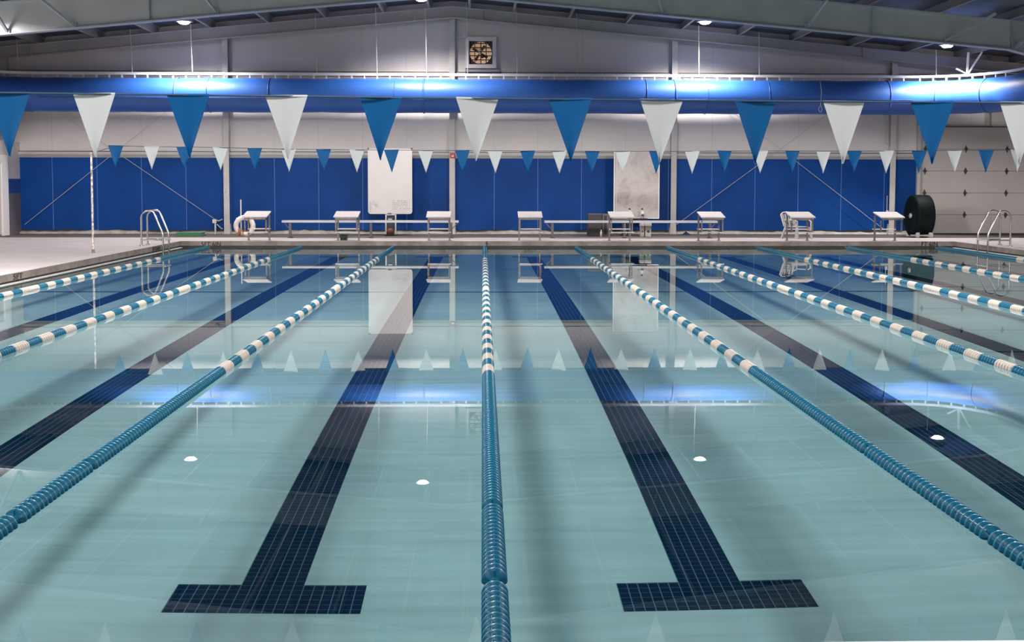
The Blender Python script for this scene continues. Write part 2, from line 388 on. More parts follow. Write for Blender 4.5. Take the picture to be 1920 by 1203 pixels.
# ------------------------------------------------------------------ hall shell
fan_c = at(901.5, 98.5, YW-.12); fo = .415; fi = .315
mb = MB()
fx0, fx1, fz0, fz1 = fan_c.x-fi, fan_c.x+fi, fan_c.z-fi, fan_c.z+fi
T = .12
for (x0, x1, z0, z1) in ((HXL, fx0, ZD-.3, 6.6), (fx1, HXR, ZD-.3, 6.6), (fx0, fx1, ZD-.3, fz0), (fx0, fx1, fz1, 6.6)):
    mb.box(x0, x1, YW, YW+T, z0, z1)
wf = mb.build('wall_far', M['wall']); tag(wf, 'off white metal panel end wall behind the far deck', 'wall', kind='structure')
for nm, bx in (('wall_left', (HXL-.12, HXL, HYB, YW+.12)), ('wall_right', (HXR, HXR+.12, HYB, YW+.12)), ('wall_near', (HXL, HXR, HYB-.12, HYB))):
    o = MB().box(*bx, ZD-.3, 6.6).build(nm, M['hall_side']); tag(o, nm.replace('_', ' ') + ' of the pool hall in dull grey panels', 'wall', kind='structure')
mb = MB()
for X0, X1 in ((HXL-.2, RX), (RX, HXR+.2)):
    a, b_ = roofz(X0), roofz(X1)
    mb.hexa([(X0, HYB-.2, a), (X1, HYB-.2, b_), (X1, YW+.2, b_), (X0, YW+.2, a), (X0, HYB-.2, a+.08), (X1, HYB-.2, b_+.08), (X1, YW+.2, b_+.08), (X0, YW+.2, a+.08)])
o = mb.build('ceiling', M['roof']); tag(o, 'low pitched gable roof lining above the pool', 'ceiling', kind='structure')

# curb under the blue liners, ragged foam top
mb = MB(); X = at(40, 400, YW).x; n = 160; x1e = 11.7
top = []; 
for i in range(n+1):
    x = X + (x1e-X)*i/n
    top.append((x, .15 + .025*math.sin(x*1.7) * math.sin(x*.6+1) + random.uniform(-.014, .016)))
for i in range(n):
    (a, za), (b_, zb_) = top[i], top[i+1]
    mb.hexa([(a, YW-.16, ZD-.02), (b_, YW-.16, ZD-.02), (b_, YW-.001, ZD-.02), (a, YW-.001, ZD-.02), (a, YW-.10, za+.06), (b_, YW-.10, zb_+.06), (b_, YW-.001, zb_+.08), (a, YW-.001, za+.08)])
o = mb.build('baseboard_far', M['curb']); tag(o, 'ragged foam covered curb at the foot of the end wall', 'curb', kind='structure')

tag(MB().box(at(40, 400, YW).x, 11.7, YW-.012, YW-.001, .14, .30).build('trim_7', M['recess_shade']), 'dark strip painting the shade in the gap between the blue liners and the curb', 'gap', kind='structure')  # shadow line below the liners, put in as a dark strip
# columns
colx = [(at(425.5, 300, YW-.1).x, 'off white steel column at the left of the blue wall, beside the ring buoy'),
        (at(848, 300, YW-.1).x, 'off white steel column under the ridge carrying a red fire alarm'),
        (at(1262.5, 300, YW-.1).x, 'off white steel column right of the stained whiteboard'),
        (at(1672, 300, YW-.1).x, 'off white steel column behind the rightmost starting block'),
        (at(9, 125, YW-.1).x, 'grey steel column at the far left corner above the duct')]
for X, lab in colx:
    t = thing('steel_column', lab, 'column', (X, YW-.1, ZD), 'steel columns of the end wall')
    ztop = rz(X) - .28
    mb = MB(); mb.box(-.075, .075, -.10, -.085, 0, ztop-ZD); mb.box(-.075, .075, .085, .10, 0, ztop-ZD); part('flange', mb, M['column'], t)
    mb = MB(); mb.box(-.006, .006, -.085, .085, 0, ztop-ZD); part('web', mb, M['steel_grey'], t)
    mb = MB(); mb.box(-.10, .10, -.13, .10, 0, .02); mb.lathe([(0, .12), (.12, .10), (.28, .085)], (0, 0, 0), (0, 0, 1), 8); part('base_plate', mb, M['curb'], t)
# girts
def girt(nm, z0, z1, xa, xb, lab, yy=YW-.09):
    mb = MB(); mb.box(xa, xb, yy, YW-.001, z1-.015, z1); mb.box(xa, xb, yy, yy+.01, z0+(z1-z0)*.45, z1); mb.box(xa, xb, yy+.03, yy+.04, z0, z0+(z1-z0)*.45, 1)
    o = mb.build(nm, [M['girt'], M['steel_grey']]); tag(o, lab, 'girt', kind='structure')
girt('trim_4', at(900, 297, YW).z, at(900, 285, YW).z, -12.4, 11.7, 'white horizontal steel girt along the top of the blue wall')
girt('trim_5', at(900, 142, YW).z, at(900, 135.5, YW).z, HXL, HXR, 'grey horizontal steel girt above the blue duct')

# blue liners, bay by bay
zl1 = at(900, 297, YW).z + .01; zl0 = .262
edges = [at(40, 400, YW).x+.002] + [colx[i][0] for i in range(4)] + [at(1719, 350, YW).x]
labs = ['blue vinyl wall liner in the leftmost bay behind the chrome ladder', 'blue vinyl wall liner behind the clean whiteboard and the left bench',
        'blue vinyl wall liner behind the stained whiteboard', 'blue vinyl wall liner behind the white plastic chair', 'narrow blue vinyl wall liner left of the sectional door']
for i in range(5):
    mb = MB(); a, b_ = edges[i]+.0, edges[i+1]-.0
    nx = max(2, int((b_-a)/.4))
    for k in range(nx):
        xa, xb = a+(b_-a)*k/nx, a+(b_-a)*(k+1)/nx
        za, zb_ = zl0+.012*math.sin(xa*5), zl0+.012*math.sin(xb*5)
        mb.hexa([(xa, YW-.03, za), (xb, YW-.03, zb_), (xb, YW-.002, zb_), (xa, YW-.002, za), (xa, YW-.03, zl1), (xb, YW-.03, zl1), (xb, YW-.002, zl1), (xa, YW-.002, zl1)])
    tag(mb.build('wall_liner', M['liner']), labs[i], 'wall liner', 'blue wall liners')

# left corner enclosure with door
xe = at(40, 400, YW).x; Y0e = 23.0
def onx(px, py, X):                   # point of the plane X = const
    a_, b_, c_ = ray(px, py); t_ = X/a_
    return Vector((X, b_*t_, H + c_*t_))
zt = onx(36, 266, xe).z; z1_, z2_ = onx(30, 335, xe).z, onx(30, 362, xe).z
M['stripe'] = mat('blue painted stripe', (.03, .085, .30), .5, noise=.15); M['dado'] = mat('brown grey painted dado', (.17, .145, .15), .5, noise=.15, scale=2)
mb = MB()
mb.box(HXL, xe, Y0e, YW, ZD-.05, z2_, 2); mb.box(HXL, xe, Y0e, YW, z2_, z1_, 1); mb.box(HXL, xe, Y0e, YW, z1_, zt, 0)
o = mb.build('wall_corner', [M['column'], M['stripe'], M['dado']]); tag(o, 'painted block enclosure with a blue stripe in the left corner', 'wall', kind='structure')
t = thing('door_1', 'cream door in a white frame at the left edge', 'door', (0, 0, 0), kind='structure')
dy = onx(16.5, 400, xe+.04).y; dz = onx(8, 290, xe).z; dzi = onx(4, 304, xe).z; jw = dy - onx(5, 400, xe+.04).y
mb = MB(); mb.box(xe-.02, xe+.05, dy-jw, dy, ZD, dz); mb.box(xe-.02, xe+.05, dy-jw*2-1.0, dy-jw-1.0, ZD, dz); mb.box(xe-.02, xe+.05, dy-jw-1.0, dy-jw, dzi, dz); part('door_frame', mb, M['white_metal'], t)
mb = MB(); mb.box(xe-.01, xe+.015, dy-jw-.995, dy-jw-.005, ZD+.03, dzi-.01); part('door_leaf', mb, M['door_plain'], t)

# sectional overhead door on the right
t = thing('door_2', 'white sectional overhead door with dark hinges at the right', 'door', (0, 0, 0), kind='structure')
Yd = YW-.06
X0 = at(1727, 300, Yd).x; X1 = HXR-.4; ztop = at(1800, 238, Yd).z; zh = at(1800, 321, Yd).z - at(1800, 362, Yd).z
zrow = at(1800, 362, Yd).z
M['door'] = seams(mat('white sectional door skin b', (.62, .575, .55), .5, noise=.05, scale=1), 'Z', zh, .014, (.25, .22, .20), zrow % zh)
part('door_leaf', MB().box(X0, X1, Yd, YW-.001, ZD+.03, ztop), M['door'], t)
part('bottom_seal', MB().box(X0, X1, Yd-.01, YW-.001, ZD, ZD+.03), M['black'], t)
part('header', MB().box(X0-.03, X1, Yd-.02, YW-.001, ztop, ztop+.02), M['hinge'], t)
xj = at(1719, 300, Yd).x
part('jamb', MB().box(xj, X0-.04, Yd-.06, YW-.001, ZD, ztop+.6), M['girt'], t)
part('track', MB().tube([(X0-.02, Yd-.06, ZD), (X0-.02, Yd-.06, ztop+.7)], .02, 8), M['steel_grey'], t)
hx = [at(x, 362, Yd).x for x in (1733, 1809, 1886)] + [at(1886, 362, Yd).x+1.1]
def hinge_mb(x, z):
    mb = MB(); d = .065
    y = Yd-.016
    mb.add([(x-.045, y, z), (x, y, z-.10), (x+.045, y, z), (x, y, z+.10), (x-.045, Yd, z), (x, Yd, z-.10), (x+.045, Yd, z), (x, Yd, z+.10)],
           [(0, 1, 2, 3), (7, 6, 5, 4), (0, 4, 5, 1), (1, 5, 6, 2), (2, 6, 7, 3), (3, 7, 4, 0)])
    mb.tube([(x-.05, y-.01, z), (x+.05, y-.01, z)], .014, 8)
    return mb
for r_ in range(-1, 3):
    for x in hx[:]:
        part('hinge', hinge_mb(x, zrow+r_*zh+.006), M['hinge'], t)
xp = at(1853, 225, YW-.1).x
tag(MB().box(xp-.07, xp+.03, YW-.1, YW-.001, ztop+.03, 6.2).build('trim_6', M['column']), 'off white post on the wall above the sectional door', 'post', kind='structure')

# ------------------------------------------------------------------ rafters
def ibeam(name, lab, Y, pts_b, ztop, bf, mats, w=.2, stiff=(), braces=()):
    """pts_b: bottom edge points (X,z) left to right"""
    t = thing(name, lab, 'roof beam', (0, 0, 0), 'steel roof rafters')
    mw, mf = mats
    mb = MB()
    P = pts_b
    for (xa, za), (xb, zb_) in zip(P[:-1], P[1:]):
        mb.hexa([(xa, Y-.006, za), (xb, Y-.006, zb_), (xb, Y+.006, zb_), (xa, Y+.006, za), (xa, Y-.006, ztop(xa)), (xb, Y-.006, ztop(xb)), (xb, Y+.006, ztop(xb)), (xa, Y+.006, ztop(xa))])
    part('web', mb, mw, t)
    mb = MB()
    for (xa, za), (xb, zb_) in zip(P[:-1], P[1:]): mb.bar((xa, Y, za), (xb, Y, zb_), w, bf)
    part('bottom_flange', mb, mf, t)
    mb = MB()
    for (xa, za), (xb, zb_) in zip(P[:-1], P[1:]): mb.bar((xa, Y, ztop(xa)-.008), (xb, Y, ztop(xb)-.008), w, .016)
    part('top_flange', mb, mf, t)
    def zb_at(x):
        for (xa, za), (xb, zb_) in zip(P[:-1], P[1:]):
            if xa <= x <= xb: return za + (zb_-za)*(x-xa)/(xb-xa)
        return P[-1][1]
    for x in stiff:
        part('stiffener', MB().box(x-.006, x+.006, Y-w*.48, Y-.006, zb_at(x)+.01, ztop(x)-.01), mf, t)
    for (x, dx_) in braces:
        mb = MB(); mb.bar((x, Y-.03, zb_at(x)+.05), (x+dx_, Y-.75, ztop(x+dx_)-.02), .05, .05); mb.box(x-.05, x+.05, Y-.05, Y-.006, zb_at(x)+.02, zb_at(x)+.12)
        part('flange_brace', mb, M['steel_flange'], t)
    return t
YR = 29.85
def pb(lst, Y): return [(at(x, y, Y).x, at(x, y, Y).z) for x, y in lst]
far_b = [(HXL, 0)] + pb([(0, 109), (848, 33), (1440, 90), (1920, 140)], YR)
far_b[0] = (HXL, far_b[1][1] - .094*(far_b[1][0]-HXL)); far_b.append((HXR, far_b[-1][1]-.2))
ibeam('roof_rafter', 'dull grey end rafter against the far wall below the purlins', YR, far_b, rz, .012, (M['steel_far'], M['girt']), w=.14, stiff=[at(x, 90, YR).x for x in (60, 778, 905, 1618)])
YM = 24.0
mid_b = pb([(0, 66), (480, 22), (848, -9), (1070, 13), (1440, 48), (1890, 93), (1920, 101)], YM)
mid_b = [(HXL, mid_b[0][1]-.55)] + mid_b + [(HXR, mid_b[-1][1]-1.1)]
ibeam('roof_rafter', 'large tapered grey rafter across the top of the hall, nearest in view', YM, mid_b, rz, .022, (M['steel_web'], M['steel_flange']), w=.2,
      stiff=[at(x, 40, YM).x for x in (282, 1634, 1895)], braces=[(at(15, 60, YM).x, -.1), (at(140, 45, YM).x, -.55), (at(407, 22, YM).x, -.35), (at(1242, 22, YM).x, -.3), (at(1512, 48, YM).x, .25), (at(1772, 75, YM).x, .75), (at(1900, 88, YM).x, .4)])
for Y in (17.2, 10.4, 3.6, -3.2):
    ibeam('roof_rafter', 'tapered grey rafter overhead above the %s of the pool' % {17.2: 'middle', 10.4: 'near half', 3.6: 'near edge', -3.2: 'deck behind the near end'}[Y], Y,
          [(HXL, rz(HXL)-1.2), (RX, rz(RX)-.62), (HXR, rz(HXR)-1.2)], rz, .022, (M['steel_web'], M['steel_flange']))
# purlins
pxs = [72, 185, 290, 397, 505, 612, 721, 807, 883, 965, 1069, 1175, 1280, 1387, 1487, 1595, 1700, 1800, 1905]
px_x = [at(x, 40, YR).x for x in pxs]
px_x = [px_x[0]-1.5*k for k in (4, 3, 2, 1)] + px_x + [px_x[-1]+1.45, px_x[-1]+2.9]
for i, X in enumerate(px_x):
    if X > HXR-.1 or X < HXL+.1: continue
    z = rz(X); mb = MB()
    mb.box(X-.004, X+.004, HYB, YW, z+.005, z+.2); mb.box(X-.06, X, HYB, YW, z+.001, z+.008); mb.box(X, X+.06, HYB, YW, z+.185, z+.195)
    side = 'left' if X < RX else 'right'; d = sum(1 for q in px_x if (q < RX) == (X < RX) and abs(q-RX) < abs(X-RX)) + 1
    tag(mb.build('ceiling_purlin', M['purlin']), 'grey steel purlin on the %s roof slope, %s from the ridge' % (side, ['first', 'second', 'third', 'fourth', 'fifth', 'sixth', 'seventh', 'eighth', 'ninth', 'tenth', 'eleventh', 'twelfth', 'thirteenth'][d-1]), 'purlin', 'roof purlins')

# bracing rods
def rod(p, q, lab, dy=.13):
    a, b_ = at(*p, YW-dy), at(*q, YW-dy)
    mb = MB(); mb.tube([a, b_], .0065, 8); tag(mb.build('bracing_rod', M['wire']), lab, 'bracing rod', 'diagonal bracing rods')
rod((46, 421), (420, 122), 'thin bracing rod rising to the right across the leftmost blue bay')
rod((70, 184), (402, 410), 'thin bracing rod falling to the electrical box in the leftmost bay', .16)
rod((1264, 424), (1670, 128), 'thin bracing rod rising to the right behind the plastic chair bay')
rod((1268, 128), (1655, 428), 'thin bracing rod falling to the right toward the rightmost block', .16)

# ------------------------------------------------------------------ duct and its track
DY, DR = 29.2, .46
dzc = (at(1000, 148.5, DY-.1).z + at(1000, 212, DY-.1).z)/2; DR = (at(1000, 148.5, DY).z - at(1000, 212, DY).z)/2
rb = 2.0
xl_b = at(85, 180, DY).x; xr_b = at(1700, 180, DY).x
ztrk = at(1000, 141, DY).z
def duct_path(z, extra=0):
    p = []
    XLs, XRs = xl_b - rb, xr_b + rb
    for y in [12 + k*.8 for k in range(20)]: 
        if y < DY-rb-.1: p.append((XLs, y, z))
    p += [tuple(v) for v in arc((xl_b, DY-rb, z), rb, PI, PI/2, 14, (1, 0, 0), (0, 1, 0))]
    n = 60
    p += [(xl_b + (xr_b-xl_b)*k/n, DY, z) for k in range(1, n)]
    p += [tuple(v) for v in arc((xr_b, DY-rb, z), rb, PI/2, 0, 14, (1, 0, 0), (0, 1, 0))]
    for y in [12 + k*.8 for k in range(20)][::-1]:
        if y < DY-rb-.1: p.append((XRs, y, z))
    return p
P = duct_path(dzc)
t = thing('air_duct', 'large round blue fabric air duct running along the end wall and round both corners', 'air duct', (0, 0, 0))
mb = MB(); rr = [DR*(1 + .012*math.sin(i*1.9) + .008*math.sin(i*.7)) for i in range(len(P))]
mb.tube(P, rr, 48, caps=False); part('duct_fabric', mb, M['duct'], t)
def ring(p, d, r, w=.03, th=.008):
    mb = MB(); mb.lathe([(-w/2, r), (-w/2, r+th), (w/2, r+th), (w/2, r)], p, d, 48); return mb
for px in (335, 394, 508, 742, 795, 1209, 1263, 1322, 1436, 1660):
    X = at(px, 180, DY).x; part('seam_band', ring((X, DY, dzc), (1, 0, 0), DR*1.012, .022 if px not in (335, 795, 1263) else .05), M['seam'], t)
for s_, xc, a_ in ((-1, xl_b, math.radians(100)), (-1, xl_b, math.radians(140)), (1, xr_b, math.radians(70)), (1, xr_b, math.radians(30))):
    c_ = Vector((xc + rb*math.cos(a_), DY-rb+rb*math.sin(a_), dzc)); d_ = Vector((-math.sin(a_), math.cos(a_), 0))
    part('seam_band', ring(c_, d_, DR*1.012, .03), M['seam'], t)
# zipper seam along the front
mb = MB(); ang = math.radians(-12)
Pz = [(p[0], p[1], p[2]) for p in P if abs(p[1]-DY) < .01]
mb.tube([(p[0], p[1]-DR*1.015*math.cos(ang), p[2]+DR*1.015*math.sin(ang)) for p in Pz], .006, 6); part('zip_seam', mb, M['stripe'], t)

t = thing('duct_track', 'white curved ceiling track carrying the blue duct on small clips', 'track', (0, 0, 0))
PT = duct_path(ztrk)
mb = MB()
for p, q in zip(PT[:-1], PT[1:]): mb.bar(p, q, .05, .065)
part('rail', mb, M['rail'], t)
x = xl_b - .1; k = 0
clips = [(xl_b + .325*i, DY) for i in range(int((xr_b-xl_b)/.325)+1)]
for s_, xc in ((-1, xl_b), (1, xr_b)):
    for j in range(1, 9):
        a_ = PI/2 - s_*j*.18*.9
        clips.append((xc + rb*math.cos(a_), DY-rb+rb*math.sin(a_)))
cm = None
for (cx_, cy_) in clips[:98]:
    if cm is None:
        mb = MB(); mb.box(-.018, .018, -.02, .02, -(ztrk-dzc-DR)-.02, -.03); o = part('hanger_clip', mb, M['rail'], t); cm = o
    else:
        o = cm.copy(); C.objects.link(o); o.parent = t
    o.location = (cx_, cy_, ztrk)
for px in (35, 248, 361, 594, 707, 800, 877, 970, 1082, 1311, 1424, 1756):
    X = at(px, 130, DY).x; mb = MB(); mb.tube([(X, DY, ztrk), (X-.03, DY-.02, rz(X)+.05)], .008 if px not in (361, 1311, 1756, 707) else .012, 6); part('suspension_wire', mb, M['wire'], t)
pA = Vector((xr_b+1.35, DY-.52, ztrk)); 
mb = MB(); mb.bar(pA, (pA.x+.02, pA.y, rz(pA.x)-.02), .045, .045); part('strut', mb, M['rail'], t)
mb = MB(); mb.bar(pA, (pA.x+.33, pA.y-.1, rz(pA.x)-.02), .045, .045); part('strut', mb, M['rail'], t)
mb = MB(); mb.bar(pA+Vector((-.28, 0, .16)), pA+Vector((.1, 0, -.02)), .06, .03); part('splice_plate', mb, M['rail'], t)
# the loop of cord hanging from the track
Xc = at(1539, 160, DY-.5).x
mb = MB(); z0_, z1l = at(1539, 145, DY-.5).z, at(1539, 198, DY-.5).z
lp = [(Xc, DY-.5, z0_+.05), (Xc-.02, DY-.5, z0_-.1), (Xc+.02, DY-.5, (z0_+z1l)/2), (Xc, DY-.5, z1l)]
lp += [tuple(v) for v in arc((Xc, DY-.5, z1l-.09), .04, PI/2, PI/2+2*PI, 12, (1, 0, 0), (0, 0, 2))]
mb.tube(lp, .006, 6); mb.tube([(Xc, DY-.5, z0_+.05), (Xc, DY-.02, z0_+.08)], .006, 6)
tag(mb.build('hanging_cord', M['wire']), 'thin looped cord hanging over the front of the blue duct', 'cord')

# ------------------------------------------------------------------ lamps
def lamp(loc, label, group, power, spread=150, blend=.03):
    t = thing('high_bay_lamp', label, 'lamp', loc, group)
    mb = MB(); mb.lathe([(.30, .001), (.30, .07), (.20, .09), (.17, .10), (.10, .19), (0, .21), (0, .17)], (0, 0, 0), (0, 0, 1), 24); part('housing', mb, M['steel_grey'], t)
    mb = MB(); mb.lathe([(0, .14), (-.03, .125), (-.05, .09), (-.06, .001)], (0, 0, 0), (0, 0, 1), 24); part('lens', mb, M['lens'], t)
    mb = MB(); mb.tube([(0, 0, .29), (0, 0, max(.32, rz(loc[0])-loc[2]+.1))], .012, 8); part('hanger', mb, M['steel_grey'], t)
    l = bpy.data.lights.new('lamp_light', 'SPOT'); l.shadow_soft_size = .15 if not group else .42; l.energy = power*4; l.color = (1, .94, .91); l.spot_size = math.radians(spread); l.spot_blend = blend
    l.cycles.is_caustics_light = True
    o = bpy.data.objects.new('lamp_light', l); C.objects.link(o); o.parent = t; o.location = (0, 0, -.24)
    return t
LP = 330
vis = [((345, 41), 28.3, 'glowing round high bay lamp near the left, below the large rafter'), ((790, -2), 28.0, 'glowing high bay lamp near the ridge at the top edge'),
       ((1322, 41), 28.4, 'glowing round high bay lamp right of the wall fan'), ((1776, 85), 28.2, 'glowing high bay lamp over the right bend of the duct')]
lxs = []
for (p, Y, lab) in vis:
    a = at(*p, Y); lxs.append(a.x); lamp(a, lab, None, LP*.70, 146, .8)
for Y, w in ((13.7, 'above the middle of the pool'), (5.5, 'above the near end of the pool'), (-4.5, 'behind the near end of the pool')):
    for X, sd in zip([-13.6]+lxs, ['far left', 'left', 'ridge', 'right', 'far right']):
        kx = {'far right': .35, 'far left': .8}.get(sd, 1.05)
        lamp((X, Y, rz(X)-.45), 'round high bay lamp overhead %s, %s position' % (w, sd), 'overhead lamps out of view', LP*kx*{13.7: 1.6, 5.5: .75, -4.5: .6}[Y], 168)
lamp((-10.55, 22.6, 5.08), 'round high bay lamp just in front of the large rafter at far left', None, LP*.13, 172)

# ------------------------------------------------------------------ lane ropes
def float_mesh(name, L, pitch, m):
    mb = MB(); n = int(round(L/pitch)); R = .050
    prof = [(0, .012)]
    for i in range(n):
        c = (i+.5)*pitch; w = .0085
        prof += [(c-pitch*.47, .020), (c-w-.003, .022), (c-w, R-.003), (c-w*.6, R), (c+w*.6, R), (c+w, R-.003), (c+w+.003, .022), (c+pitch*.47, .020)]
    prof.append((L, .012))
    mb.lathe(prof, (0, 0, 0), (0, 1, 0), 24)
    for k in range(5):                                     # fins between the discs
        a_ = k*PI*2/5 + .25; d = Vector((math.cos(a_), 0, math.sin(a_)))
        mb.bar(d*.030 + Vector((0, .006, 0)), d*.030 + Vector((0, L-.006, 0)), .003, .030, 0, d)
    me = mb.build(name, m); me_ = me.data; bpy.data.objects.remove(me); return me_
FB = float_mesh('float_blue', .30, .05, M['blue_float']); FW = float_mesh('float_white', .30, .05, M['white_float'])
ordn = {-3: 'leftmost lane rope, beside the left pool wall', -2: 'lane rope second from the left', -1: 'lane rope third from the left, just left of the central one',
        0: 'central lane rope running straight at the viewer with a gap near its end', 1: 'lane rope just right of the central one, blue at its near end', 2: 'lane rope second to the right of the central one',
        3: 'lane rope third from the right', 4: 'lane rope second from the right', 5: 'rightmost lane rope, beside the right pool wall'}
for n in range(-3, 6):
    X = n*LW + XO
    t = thing('lane_rope', ordn[n], 'lane rope', (X, YN, 0), 'lane ropes across the pool')
    y = .20; k = 0
    gaps = {0: {2: .09, 5: .05}, -1: {4: .05, 7: .035}}.get(n, {3: .03, 8: .03})
    def put(me, nm, yy, lab=None):
        o = bpy.data.objects.new(nm, me); C.objects.link(o); o.parent = t; o.location = (0, yy, .006)
        o.rotation_euler = (0, random.uniform(-.5, .5), 0)
        if lab: o['label'] = lab
    if n == 0: y = -.055
    while YN + y < 8.72:
        put(FB, 'blue_float', y, None); y += .302; k += 1
        if k in gaps: y += gaps[k]
    i = 0; dbl = False
    while YN + y < 22.3:
        if i % 2 == 0:
            put(FW, 'white_float', y, 'white float'); y += .302
            if not dbl and YN + y > 15.5: put(FW, 'white_float', y, 'white float'); y += .302; dbl = True
        else:
            put(FB, 'blue_float', y); y += .302
        i += 1
    while YN + y + .3 < YF - .12:
        put(FB, 'blue_float', y); y += .302
    mb = MB(); mb.tube([(0, -.02, .03), (0, .1, .006), (0, YF-YN-.1, .006), (0, YF-YN+.005, .03)], .004, 6); part('cable', mb, M['cable'], t)
    mb = MB(); mb.tube([(0, YF-YN-.11, .006), (-.02, YF-YN-.06, .02), (-.02, YF-YN-.01, .035)], .006, 6); part('hook', mb, M['chrome'], t)

# ------------------------------------------------------------------ backstroke flags
def pennant_mesh(name, w, h, m, curl=.02):
    mb = MB(); n = 8; vs = []; th = .0016
    for side in (0, 1):
        for i in range(n+1):
            f = i/n; ww = w*(1-f)
            z = -h*f
            bow = .0 if f == 0 else 0
            for j in range(5):
                u = (j/4-.5); y = curl*math.cos(u*PI)*(.4+f) + side*th
                vs.append((u*max(ww, .004), y, z))
    fs = []
    N = (n+1)*5
    for i in range(n):
        for j in range(4):
            a = i*5+j; fs.append((a, a+5, a+6, a+1)); fs.append((N+a, N+a+1, N+a+6, N+a+5))
    mb.add(vs, fs, 0, True); mb.add([(-w/2, -.001, 0), (w/2, -.001, 0), (w/2, .004, .012), (-w/2, .004, .012)], [(0, 1, 2, 3)])
    o = mb.build(name, m); me = o.data; bpy.data.objects.remove(o); return me
def flag_line(label, Y, pts, wpx, hpx, cols, ext0, ext1, cr):
    t = thing('flag_line', label, 'flag line', (0, Y, 0))
    s = Y/F
    mB = pennant_mesh('pennant_blue', wpx*s, hpx*s, M['flag_blue']); mW = pennant_mesh('pennant_white', wpx*s, hpx*s, M['flag_white'])
    P = [at(x, y, Y) for x, y in pts]
    for i, p in enumerate(P):
        blue = cols[i % 2] == 'b'
        o = bpy.data.objects.new('blue_pennant' if blue else 'white_pennant', mB if blue else mW); C.objects.link(o); o.parent = t
        o.location = (p.x, random.uniform(-.01, .01), p.z-.004); o.rotation_euler = (random.uniform(-.05, .05), random.uniform(-.02, .02), random.uniform(-.18, .18))
        if not blue: o['label'] = 'white triangular pennant'
    path = [Vector((ext0[0], 0, ext0[1]))] + [Vector((p.x, 0, p.z)) for p in P] + [Vector((ext1[0], 0, ext1[1]))]
    part('cord', MB().tube(path, cr, 6), M['cord'], t)
    return t, P
nearp = [(15, 174), (176, 176), (353, 178), (537, 180), (714, 182.5), (895, 184.5), (1069, 186), (1241, 187.5), (1417, 189.5), (1583, 190.5), (1748, 191.5), (1915, 192.5)]
farx = [(217, 273), (284.5, 275), (345, 275.5), (413, 276.5), (477.5, 278), (541, 279.5), (606.5, 280), (669, 281), (734, 281), (798, 282), (867, 282), (928.5, 282.5), (989.5, 283), (1049, 283), (1110.5, 283.5),
        (1168, 283.5), (1231, 283.5), (1298, 283.5), (1358.5, 283), (1426, 283), (1486, 283), (1544, 283), (1602, 283), (1662, 283), (1724, 282.5), (1790, 282), (1849, 281.5), (1908, 281), (1968, 281)]
YF1, YF2 = YN+4.57, YF-4.57
l = at(-160, 172, YF1); r_ = at(2080, 193.5, YF1)
flag_line('near line of large blue and white pennants hanging in front of the duct', YF1, [(-160, 172)] + nearp + [(2080, 193.5)], 79, 115, 'wb', (XL-.6, l.z+.0), (XR+.6, r_.z), .007)
# far row: pole, then pennants
plx = at(179, 475, YF2)
pole_x = gnd(179, 473.5).x; zfl = at(217, 273, YF2).z
flag_line('far line of small blue and white pennants hanging across the pool by the blocks', YF2, farx, 27.5, 41.5, 'bw', (pole_x, at(179, 288, YF2).z), (13.4, at(1990, 281, YF2).z), .006)
pz = at(179, 286, YF2).z
t = thing('flag_pole', 'thin chipped white steel pole standing on the left deck', 'pole', (pole_x, YF2, ZD))
part('pole', MB().tube([(0, 0, 0), (0, 0, pz-ZD)], .021, 12), M['rust_pole'], t)
part('base_sleeve', MB().tube([(0, 0, 0), (0, 0, .07)], .027, 12), M['post'], t)
part('cord_eye', MB().tube(arc((0, 0, pz-ZD-.02), .03, 0, 2*PI, 12, (1, 0, 0), (0, 0, 1)), .004, 6, caps=False), M['chrome'], t)

# ------------------------------------------------------------------ starting blocks
YB = gnd(1000, 450.8).y + .0
def block_parts(t):
    w = .245
    for s_ in (-1, 1):
        mb = MB(); mb.box(s_*w-.018, s_*w+.018, -.025, .025, 0, .60); mb.box(s_*w-.035, s_*w+.035, -.045, .045, 0, .012); part('leg', mb, M['post'], t, bevel=.003)
        part('front_post', MB().box(s_*w-.015, s_*w+.015, -.42, -.39, .225, .50), M['post'], t)
        part('side_rail', MB().box(s_*w-.012, s_*w+.012, -.43, .02, .215, .245), M['post'], t)
    # sloped platform: back high, front low
    mb = MB(); a0, a1, b0, b1 = .03, -.52, .665, .555
    mb.hexa([(-.285, a1, b1), (.285, a1, b1), (.285, a0, b0), (-.285, a0, b0), (-.285, a1, b1+.028), (.285, a1, b1+.028), (.285, a0, b0+.028), (-.285, a0, b0+.028)])
    p = part('platform', mb, M['block_top'], t, bevel=.006)
    mb = MB(); mb.bar((-.25, -.48, .53), (.25, -.48, .53), .03, .04); mb.bar((-.25, -.02, .63), (.25, -.02, .63), .03, .04); part('platform_frame', mb, M['post'], t)
    part('step', MB().box(-.25, .25, -.05, .16, .262, .282), M['block_top'], t)
    part('step_bar', MB().box(-.25, .29, -.445, -.405, .205, .225), M['alu'], t)
bx = [484.7, 653, 823.6, 992.8, 1161.4, 1327.8, 1492.8, 1656]
blab = ['white topped starting block in front of the ring buoy', 'white topped starting block with a black box at its foot', 'white topped starting block left of the red alarm column',
        'white topped starting block just right of the central lane rope', 'white topped starting block in front of the dark speaker cabinets', 'white topped starting block at the right end of the right bench',
        'white topped starting block in front of the plastic chair', 'rightmost white topped starting block, beside the black drum']
b0_ = None
for px, lab in zip(bx, blab):
    X = gnd(px, 450.8).x
    if b0_ is None:
        b0_ = thing('starting_block', lab, 'starting block', (X, YB, ZD), 'starting blocks on the far edge'); block_parts(b0_); o = b0_
    else:
        o = copy_tree(b0_); o.location = (X, YB, ZD); o['label'] = lab

